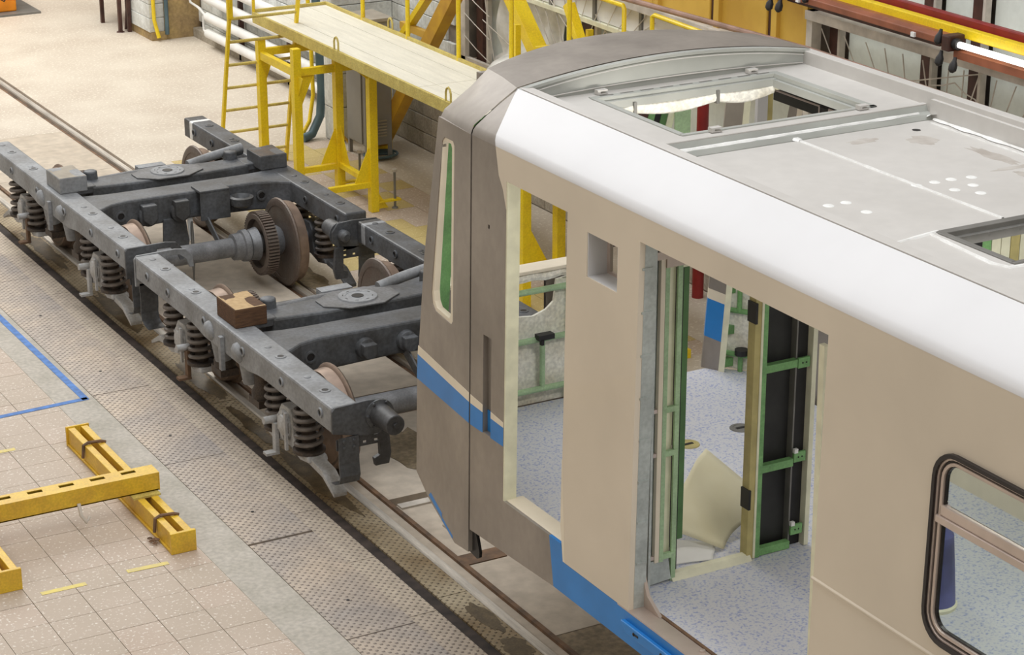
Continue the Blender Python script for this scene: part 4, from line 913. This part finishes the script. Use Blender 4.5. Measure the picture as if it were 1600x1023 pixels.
# extras on the far bogie's cross beam
for (x0, x1) in ((-.52, -.38), (-.20, -.06)):
    p = obj('stop_block', MB().slab([(x0, .84), (x1, .84), (x1, .70), ((x0 + x1) / 2, .64), (x0, .70)], [], lambda u, v, d: (u, -.62 - d, v), 0, .10), 'bogie', bA, bevel=.008, local=True)
    obj('rubber_pad', MB().lathe(((x0 + x1) / 2, -.62, .72), (0, -1, 0), [(0, .10), (.05, .095), (.06, .07)], 18), 'bogie', p, local=True)
obj('stop_plate', MB().box(.04, .34, -.74, -.50, .885, .912).box(.04, .34, -.74, -.72, .62, .90), 'bogie', bA, bevel=.006, local=True)
obj('hanger_plate', MB().slab([(-.30, .66), (-.08, .66), (-.05, .42), (-.07, .30), (-.29, .30), (-.31, .42)], [[(-.22, .34), (-.14, .34), (-.14, .365), (-.22, .365)]], lambda u, v, d: (u, -.64 + d, v), 0, .03), 'bogie', bA, bevel=.005, local=True)
for (x0, x1) in ((-.30, -.18), (.06, .18)):
    p = obj('stop_block', MB().slab([(x0, .80), (x1, .80), (x1, .72), (x1 - .03, .68), (x0 + .03, .68), (x0, .72)], [], lambda u, v, d: (u, -.62 - d, v), 0, .12), 'bogie', bB, bevel=.01, local=True)
    obj('rubber_pad', MB().lathe(((x0 + x1) / 2, -.62, .745), (0, -1, 0), [(0, .085), (.05, .08), (.06, .06)], 18), 'bogie', p, local=True)
# tape bands on frame ends
for (B, x0, x1, y0) in ((bA, .945, 1.175, 1.72), (bB, .945, 1.175, 1.80)):
    obj('paint_band', MB().box(x0, x1, y0 + .03, y0 + .12, .70, ZT + .002), 'caulk' if B is bA else 'bogie_dust', B, bevel=.018, local=True, label='white tape band')
# pendulum strap hanging before the axle (pale strap and dark pointed bar)
hs = thing('hanging_strap', 'pale strap with a dark pointed bar hanging under the cross beam beside the axle', 'strap', (7.26, 19.26, .4))
obj('strap', MB().bar((7.225, 19.28, .64), (7.215, 19.26, .40), .06, .012), 'white', hs)
obj('strap', MB().bar((7.30, 19.26, .64), (7.305, 19.24, .41), .05, .01), 'white', hs)
obj('pointed_bar', MB().lathe((7.305, 19.22, .60), (0, .03, -1), [(0, .010), (.12, .016), (.42, .018), (.60, .004)], 8), 'cond', hs)

# blocks lying on the bogies
def blockthing(lab, x0, x1, y0, y1, z0, z1, m_, mt, rot=0):
    t = thing('packing_block', lab, 'block', ((x0 + x1) / 2, (y0 + y1) / 2, z0), 'packing blocks on the bogies')
    t.rotation_euler[2] = rot
    hx, hy = (x1 - x0) / 2, (y1 - y0) / 2
    obj('block_body', MB().box(-hx, hx, -hy, hy, 0, z1 - z0 - .004), m_, t, bevel=.008, local=True)
    m = MB(); rows = []
    for i in range(6):
        rows.append([(-hx + .006 + (2 * hx - .012) * i / 5, -hy + .006 + (2 * hy - .012) * j / 5, z1 - z0 - .003 + .006 * math.sin(i * 1.1) * math.sin(j * .9)) for j in range(6)])
    m.quadgrid(rows); obj('sawn_face', m, mt, t, local=True)
    return t
blockthing('brown timber block with pale sawn top on the nearest bogie frame', 6.20, 6.47, 15.47, 15.86, ZT + .001, 1.055, 'wood', 'woodtop')
blockthing('grey painted timber block with dusty top on the near side of the far bogie', 6.20, 6.47, 19.72, 20.12, ZT + .001, 1.05, 'bogie_dust', 'cabtop')
blockthing('dark grey painted block on the far side of the far bogie', 8.17, 8.45, 19.55, 19.90, ZT + .001, 1.04, 'bogie', 'bogie_dark')

# ------------------------------------------------------------------ yellow work platform on its stands
PZ = 1.66
wp = thing('work_platform', 'long raised work platform with pale boards and yellow edge rails', 'platform', (10.0, 19.0, 1.4))
px0, px1, py0, py1 = 9.63, 10.50, 14.4, 23.05
obj('edge_rail', box(px0 - .03, px0, py0, py1, PZ - .11, PZ + .012), 'yellow_pale', wp, bevel=.003)
obj('edge_rail', box(px1, px1 + .03, py0, py1, PZ - .09, PZ + .035), 'yellow_pale', wp, bevel=.003)
obj('end_rail', box(px0 - .02, px1 + .02, py1, py1 + .03, PZ - .09, PZ + .035), 'yellow_pale', wp, bevel=.003)
yb = [14.4, 16.9, 19.05, 23.05]
for a, b in zip(yb[:-1], yb[1:]):
    for k in range(4):
        w_ = (px1 - px0) / 4
        obj('deck_board', box(px0 + k * w_ + .002, px0 + (k + 1) * w_ - .002, a + .004, b - .004, PZ - .02, PZ + .0015 * (k % 2)), 'plank', wp)
for y in (16.0, 18.0, 20.0, 22.0): obj('joist', box(px0, px1, y, y + .06, PZ - .09, PZ - .025), 'yellow', wp)
def handle(x, y, z=PZ):
    return obj('lifting_eye', MB().tube([(x, y - .05, z - .04), (x, y - .05, z + .10), (x, y - .03, z + .135), (x, y, z + .15), (x, y + .03, z + .135), (x, y + .05, z + .10), (x, y + .05, z - .04)], .011, 8), 'yellow_pale', wp)
handle(px0 - .02, 20.85); handle(px0 - .02, 18.35); handle(px1 + .02, 21.42); 
for y in (22.1, 21.0, 19.85, 18.75, 17.65):
    obj('guard_post', MB().cyl((px1 + .02, y, PZ - .02), (px1 + .02, y, PZ + 1.1), .024, 12), 'yellow', wp)
obj('guard_rail', MB().cyl((px1 + .02, 17.4, PZ + 1.1), (px1 + .02, 23.0, PZ + 1.1), .022, 12), 'yellow', wp)
obj('guard_post', MB().cyl((px0 - .01, 23.05, PZ - .02), (px0 - .01, 23.05, PZ + 1.1), .018, 10), 'yellow', wp)
# stand
st = thing('platform_stand', 'yellow steel stand of square posts under the work platform', 'stand', (9.6, 21.8, 0), 'stands under the work platform')
def post(x, y, z0, z1, w=.09, par=None, nm='post', m_='yellow'):
    return obj(nm, box(x - w / 2, x + w / 2, y - w / 2, y + w / 2, z0, z1), m_, par or st, bevel=.004)
post(9.42, 22.42, 0, 1.50); post(9.36, 21.34, 0, 1.62); post(9.84, 21.34, .0, 1.55); post(9.81, 20.45, 0, 1.55)
def rail_(a, b, w=.06, h=.06, par=None, nm='brace', m_='yellow'):
    return obj(nm, MB().bar(a, b, w, h), m_, par or st, bevel=.003)
rail_((9.42, 22.42, 1.33), (9.36, 21.34, 1.36), h=.09); rail_((9.42, 22.42, 1.36), (10.2, 22.42, 1.36), h=.08); rail_((9.36, 21.34, 1.36), (10.2, 21.34, 1.36), h=.08)
rail_((9.36, 21.34, .28), (9.84, 21.34, .28)); rail_((9.84, 21.34, .30), (9.81, 20.45, .30)); rail_((9.30, 20.45, .30), (9.81, 20.45, .30))
def gusset(pts, fn, t=.008, par=None): return obj('gusset', MB().slab(pts, [], fn, -t / 2, t / 2), 'yellow', par or st)
gusset([(9.40, 1.32), (9.56, 1.32), (9.40, .96)], lambda u, v, d: (u, 21.34 + d, v))
gusset([(9.46, 1.32), (9.58, 1.32), (9.46, 1.0)], lambda u, v, d: (u, 22.42 + d, v))
gusset([(21.30, 1.33), (21.16, 1.33), (21.30, 1.1)], lambda u, v, d: (9.36 + d, u, v))
for (x, y, sx_) in ((9.84, 21.34, -1), (9.81, 20.45, 1)):
    gusset([(x - .22, .32), (x - .03, .32), (x - .03, .74)], lambda u, v, d, y=y: (u, y + d, v))
gusset([(21.30, .74), (21.08, .33), (21.30, .33)], lambda u, v, d: (9.84 + d, u, v)); gusset([(20.49, .74), (20.70, .33), (20.49, .33)], lambda u, v, d: (9.81 + d, u, v))
gusset([(9.85, .22), (9.85, .02), (9.98, .02)], lambda u, v, d: (u, 20.45 + d, v)); gusset([(9.62, 1.55), (9.80, 1.55), (9.80, 1.40)], lambda u, v, d: (u, 20.45 + d, v))
for (x, y) in ((10.06, 20.45), (10.06, 21.3)):
    obj('foot_bar', box(9.84, x + .06, y - .03, y + .03, .085, .105), 'yellow', st)
    f = obj('levelling_screw', MB().cyl((x, y, .0), (x, y, .40), .014, 8), 'cond', st)
    obj('screw_head', MB().lathe((x, y, .40), (0, 0, 1), [(0, .03), (.03, .03), (.04, .012)], 8), 'railcream', f)
    obj('foot_pad', MB().lathe((x, y, 0), (0, 0, 1), [(0, .035), (.015, .03)], 10), 'cond', f)
st2 = thing('platform_stand', 'pair of yellow posts supporting the platform, seen through the cab door opening', 'stand', (9.8, 17.0, 0), 'stands under the work platform')
post(9.70, 17.04, 0, 1.55, .09, st2); post(9.97, 16.88, 0, 1.55, .09, st2)
rail_((9.70, 17.04, .32), (9.97, 16.88, .32), par=st2); gusset([(9.74, .75), (9.95, .36), (9.74, .36)], lambda u, v, d: (u, 17.0 + d, v), par=st2)
post(9.95, 14.9, 0, 1.55, .09, st2); rail_((9.4, 15.2, .04), (10.3, 15.2, .04), .08, .08, st2); gusset([(9.93, .6), (10.22, .08), (9.93, .08)], lambda u, v, d: (u, 15.2 + d, v), par=st2)
rail_((9.95, 14.9, .3), (9.95, 15.2, .04), par=st2)
# ladder
ld = thing('ladder', 'yellow steel ladder leaning against the far end of the work platform', 'ladder', (9.4, 22.7, 0))
def lp(x, t): return (x, 22.75 - .50 * t, 2.0 * t)
def stile(x): return obj('stile', MB().bar(lp(x, 0), lp(x, 1.06), .035, .05, (0, 1, 0)), 'yellow', ld, bevel=.004)
stile(9.02); stile(9.82)
for k in range(8): obj('rung', MB().cyl(lp(9.02, .085 + k * .135), lp(9.82, .085 + k * .135), .017, 10), 'yellow_pale', ld)
obj('hook', MB().box(8.99, 9.05, 22.26, 22.30, 1.8, 2.05), 'yellow', ld)
# slanting yellow props by the wall
pr = thing('raking_prop', 'pair of raking yellow steel channels with a cross tie against the block wall', 'prop', (11.0, 21.8, 0))
obj('channel', MB().bar((11.0, 22.75, .85), (11.0, 21.3, 2.12), .10, .07, (0, 1, 0)), 'yellow', pr, bevel=.004)
obj('channel', MB().bar((11.0, 22.75, 0.0), (11.0, 20.55, 2.45), .14, .17, (0, 1, 0)), 'prop', pr, bevel=.004)
obj('tie', box(10.97, 11.03, 21.45, 22.1, 1.52, 1.60), 'ochrepanel', pr)
obj('prop_foot', box(10.9, 11.1, 22.6, 22.9, 0, .9), 'yellow', pr)
pr2 = thing('wall_bracket', 'yellow steel bracket with raking legs behind the nose of the car', 'bracket', (10.95, 19.0, 0))
obj('channel', MB().bar((10.95, 19.65, 2.5), (10.95, 17.9, .9), .16, .14, (0, 1, 0)), 'yellow', pr2, bevel=.004)
obj('channel', MB().bar((10.99, 18.45, 2.45), (10.99, 17.6, 1.2), .10, .08, (0, 1, 0)), 'yellow', pr2, bevel=.004)
obj('bracket_arm', MB().bar((10.72, 18.62, 1.98), (11.3, 18.3, 2.03), .05, .10), 'yellow', pr2, bevel=.004)
obj('upright', box(10.68, 10.74, 18.95, 19.0, 0, 2.18), 'yellow', pr2); obj('upright', box(11.14, 11.20, 18.33, 18.38, 0, 2.20), 'yellow', pr2)
obj('bracket_arm', MB().bar((11.1, 17.95, 2.16), (11.1, 17.55, 2.19), .12, .06), 'ochrepanel', pr2); obj('bracket_arm', MB().bar((11.1, 17.4, 2.12), (11.1, 16.9, 2.20), .14, .08), 'ochrepanel', pr2)
gr = thing('handrail', 'yellow tubular handrail in two lengths along the wall walkway', 'handrail', (10.95, 17, 2.2))
obj('rail_tube', MB().tube([(10.95, 18.3, 2.63), (10.95, 17.40, 2.63), (10.95, 17.38, 2.60), (10.95, 17.38, 0)], .022, 10), 'yellow', gr)
obj('rail_tube', MB().tube([(10.95, 16.9, 0), (10.95, 16.9, 2.62), (10.95, 16.86, 2.64), (10.95, 15.5, 2.62)], .022, 10), 'yellow', gr)

# grey cabinet
cb2 = thing('control_cabinet', 'tall grey steel cabinet with louvres standing behind the platform', 'cabinet', (10.85, 22.5, 0))
obj('body', box(10.60, 10.93, 22.26, 22.74, .16, 1.58), 'cabinet', cb2, bevel=.006)
obj('door', box(10.585, 10.60, 22.34, 22.72, .18, 1.56), 'cabinet', cb2, bevel=.003)
obj('top', box(10.57, 10.96, 22.24, 22.76, 1.58, 1.62), 'cabtop', cb2, bevel=.004)
for k in range(6): obj('louvre', box(10.70, 10.86, 22.248, 22.262, .26 + k * .035, .275 + k * .035), 'cabtop', cb2)
for k in range(6): obj('louvre', box(10.66, 10.88, 22.248, 22.262, 1.28 + k * .035, 1.215 + k * .035), 'cabtop', cb2)
for (x, y) in ((10.62, 22.28), (10.91, 22.28), (10.62, 22.72), (10.91, 22.72)): obj('leg', box(x - .02, x + .02, y - .02, y + .02, 0, .17), 'cabinet', cb2)
hz = thing('cable_bundle', 'loops of grey cable lying under the grey cabinet', 'cable', (10.8, 22.4, 0))
for k in range(3): obj('cable', MB().tube([(10.80 + (.12 + .04 * k) * math.cos(a * PI / 8), 22.30 + (.10 + .03 * k) * math.sin(a * PI / 8), .02 + .012 * k) for a in range(17)], .014, 6), 'hose', hz)
tag(obj('hose', MB().tube([(10.66, 23.75, 2.3), (10.66, 23.62, 1.2), (10.65, 23.55, .55), (10.60, 23.5, .25), (10.45, 23.42, .06), (10.30, 23.36, .04)], .052, 12), 'hose'), 'thick blue-grey hose curving down the wall to the floor', 'hose')
tag(obj('pipe', MB().tube([(10.56, 23.75, 2.3), (10.56, 23.62, 1.2), (10.54, 23.55, .50), (10.46, 23.5, .2), (10.30, 23.42, .03)], .024, 10), 'yellow'), 'thin yellow pipe beside the blue-grey hose', 'pipe')
tag(obj('pipe', MB().tube([(10.58, 22.95, 1.6), (10.58, 22.95, .35), (10.60, 22.88, .15), (10.66, 22.82, .06)], .016, 8), 'ochrepanel'), 'orange-brown pipe running down beside the grey cabinet', 'pipe')
tag(obj('pipe', MB().tube([(10.70, 29.27, 2.0), (10.72, 29.27, .3), (10.76, 29.22, .05)], .028, 8), 'yellow'), 'yellow pipe on the face of the white block pillar', 'pipe')
tag(obj('pipe', MB().cyl((10.90, 29.26, .08), (10.90, 29.26, 2.0), .03, 10), 'hose'), 'grey-green pipe at the corner of the plastered wall', 'pipe')
tag(obj('pipe', MB().cyl((11.25, 16.48, 0), (11.25, 16.48, 2.10), .055, 16), 'red'), 'dark red standpipe at the wall, seen through the roof hatch', 'pipe')
ca = thing('cable', 'old brown cables sagging on the block wall', 'cable', (11.36, 20.5, .5))
for (a, b, c) in (((20.3, .95), (19.9, .62), (20.3, .70)), ((20.8, .45), (20.3, .30), (19.9, .42)), ((21.3, .7), (20.7, .45), (20.1, .22))):
    obj('cable_run', MB().tube([(11.36, *a), (11.35, *b), (11.36, *c)], .012, 6), 'pipebrown', ca)

# workbench at the back left
bt = thing('workbench', 'dark steel workbench legs standing near the white pillar', 'bench', (10.7, 30.4, 0))
obj('bench_top', box(10.42, 11.1, 29.95, 31.2, .84, .90), 'brown', bt)
for (x, y) in ((10.49, 30.78), (10.50, 30.06), (10.95, 30.75), (10.62, 30.02)):
    obj('leg', box(x - .025, x + .025, y - .025, y + .025, 0, .84), 'brown', bt)
obj('foot', MB().lathe((10.50, 30.06, 0), (0, 0, 1), [(0, .06), (.01, .05)], 12), 'brown', bt)
obj('hose_drop', MB().tube([(10.56, 30.05, .8), (10.60, 30.05, .5), (10.62, 30.1, .3), (10.60, 30.12, .02)], .02, 8), 'brown', bt)
om = thing('orange_machine', 'orange steel machine on a dark base plate at the top left', 'machine', (9.5, 32.3, 0))
obj('body', box(8.9, 9.62, 32.05, 33.2, .03, .8), 'orange', om, bevel=.02)
obj('base_plate', box(8.7, 9.92, 31.85, 33.4, 0, .03), 'cond', om)
obj('hose_loop', MB().tube([(9.15, 32.03, .5), (9.28, 32.0, .30), (9.42, 32.0, .20), (9.55, 32.0, .36)], .012, 6), 'black', om)
tag(obj('bollard', MB().cyl((9.12, 31.45, 0), (9.10, 31.45, .55), .035, 12), 'yellow'), 'short yellow post in front of the orange machine', 'post')

# ------------------------------------------------------------------ yellow lifting frame at the lower left
lfm = thing('lifting_frame', 'yellow H-shaped steel lifting frame lying on the tiled floor', 'frame', (4.4, 14.6, 0))
def foot(x, y0, y1):
    for dx in (0, .105):
        c = obj('channel', MB().box(x + dx, x + dx + .055, y0 + .03, y1, .02, .15).box(x + dx - .012, x + dx + .06, y0 + .03, y1, .0, .02), 'yellow_oc', lfm, bevel=.004)
    obj('end_cap', box(x - .015, x + .175, y0, y0 + .03, .0, .16), 'yellow_oc', lfm, bevel=.004)
    obj('end_cap', box(x - .015, x + .175, y1, y1 + .02, .0, .16), 'yellow_oc', lfm, bevel=.004)
foot(4.93, 13.66, 15.92); foot(3.66, 13.66, 15.92)
tb = obj('cross_beam', MB().box(2.4, 5.12, 14.42, 14.435, .165, .30).box(2.4, 5.12, 14.565, 14.58, .165, .30).box(2.4, 5.12, 14.42, 14.58, .165, .18), 'yellow_oc', lfm, bevel=.004)
xs_ = []
x = 4.98
while x > 2.5: xs_.append((x - .11, x)); x -= .235
obj('beam_shade_fill', box(2.4, 5.11, 14.44, 14.56, .20, .275), 'black', tb)  # black filler standing for the shade inside the hollow beam
obj('cross_beam_top', MB().slab([(2.4, 14.42), (5.12, 14.42), (5.12, 14.58), (2.4, 14.58)], [[(a, 14.50), (b, 14.50), (b, 14.545), (a, 14.545)] for a, b in xs_], lambda u, v, d: (u, v, .30 + d), 0, .006), 'yellow_oc', tb)
obj('beam_end', box(5.12, 5.128, 14.42, 14.58, .165, .306), 'yellow_oc', tb)
obj('saddle', box(4.90, 5.11, 14.36, 14.62, .15, .165), 'yellow_pale', lfm)
obj('hook', MB().tube([(4.50, 14.40, .20), (4.50, 14.36, .12), (4.53, 14.34, .07), (4.56, 14.36, .10)], .014, 8), 'railcream', lfm)
for y in (13.98, 15.52):
    ch = obj('chain', MB().tube([(4.91, y, .05), (4.92, y, .155), (4.96, y + .01, .165), (5.06, y, .165), (5.10, y, .15)], .012, 6), 'rust', lfm)
    if y < 14:
        for k in range(9):
            a = k * 2.4
            obj('chain_link', MB().tube([(4.88 + .02 * math.cos(a) + .016 * math.cos(q * PI / 3), y - .06 * (k / 8) + .03 * math.sin(a) - .03 + .012 * math.sin(q * PI / 3), .012 + .009 * (k % 3)) for q in range(7)], .005, 5), 'rust', ch)
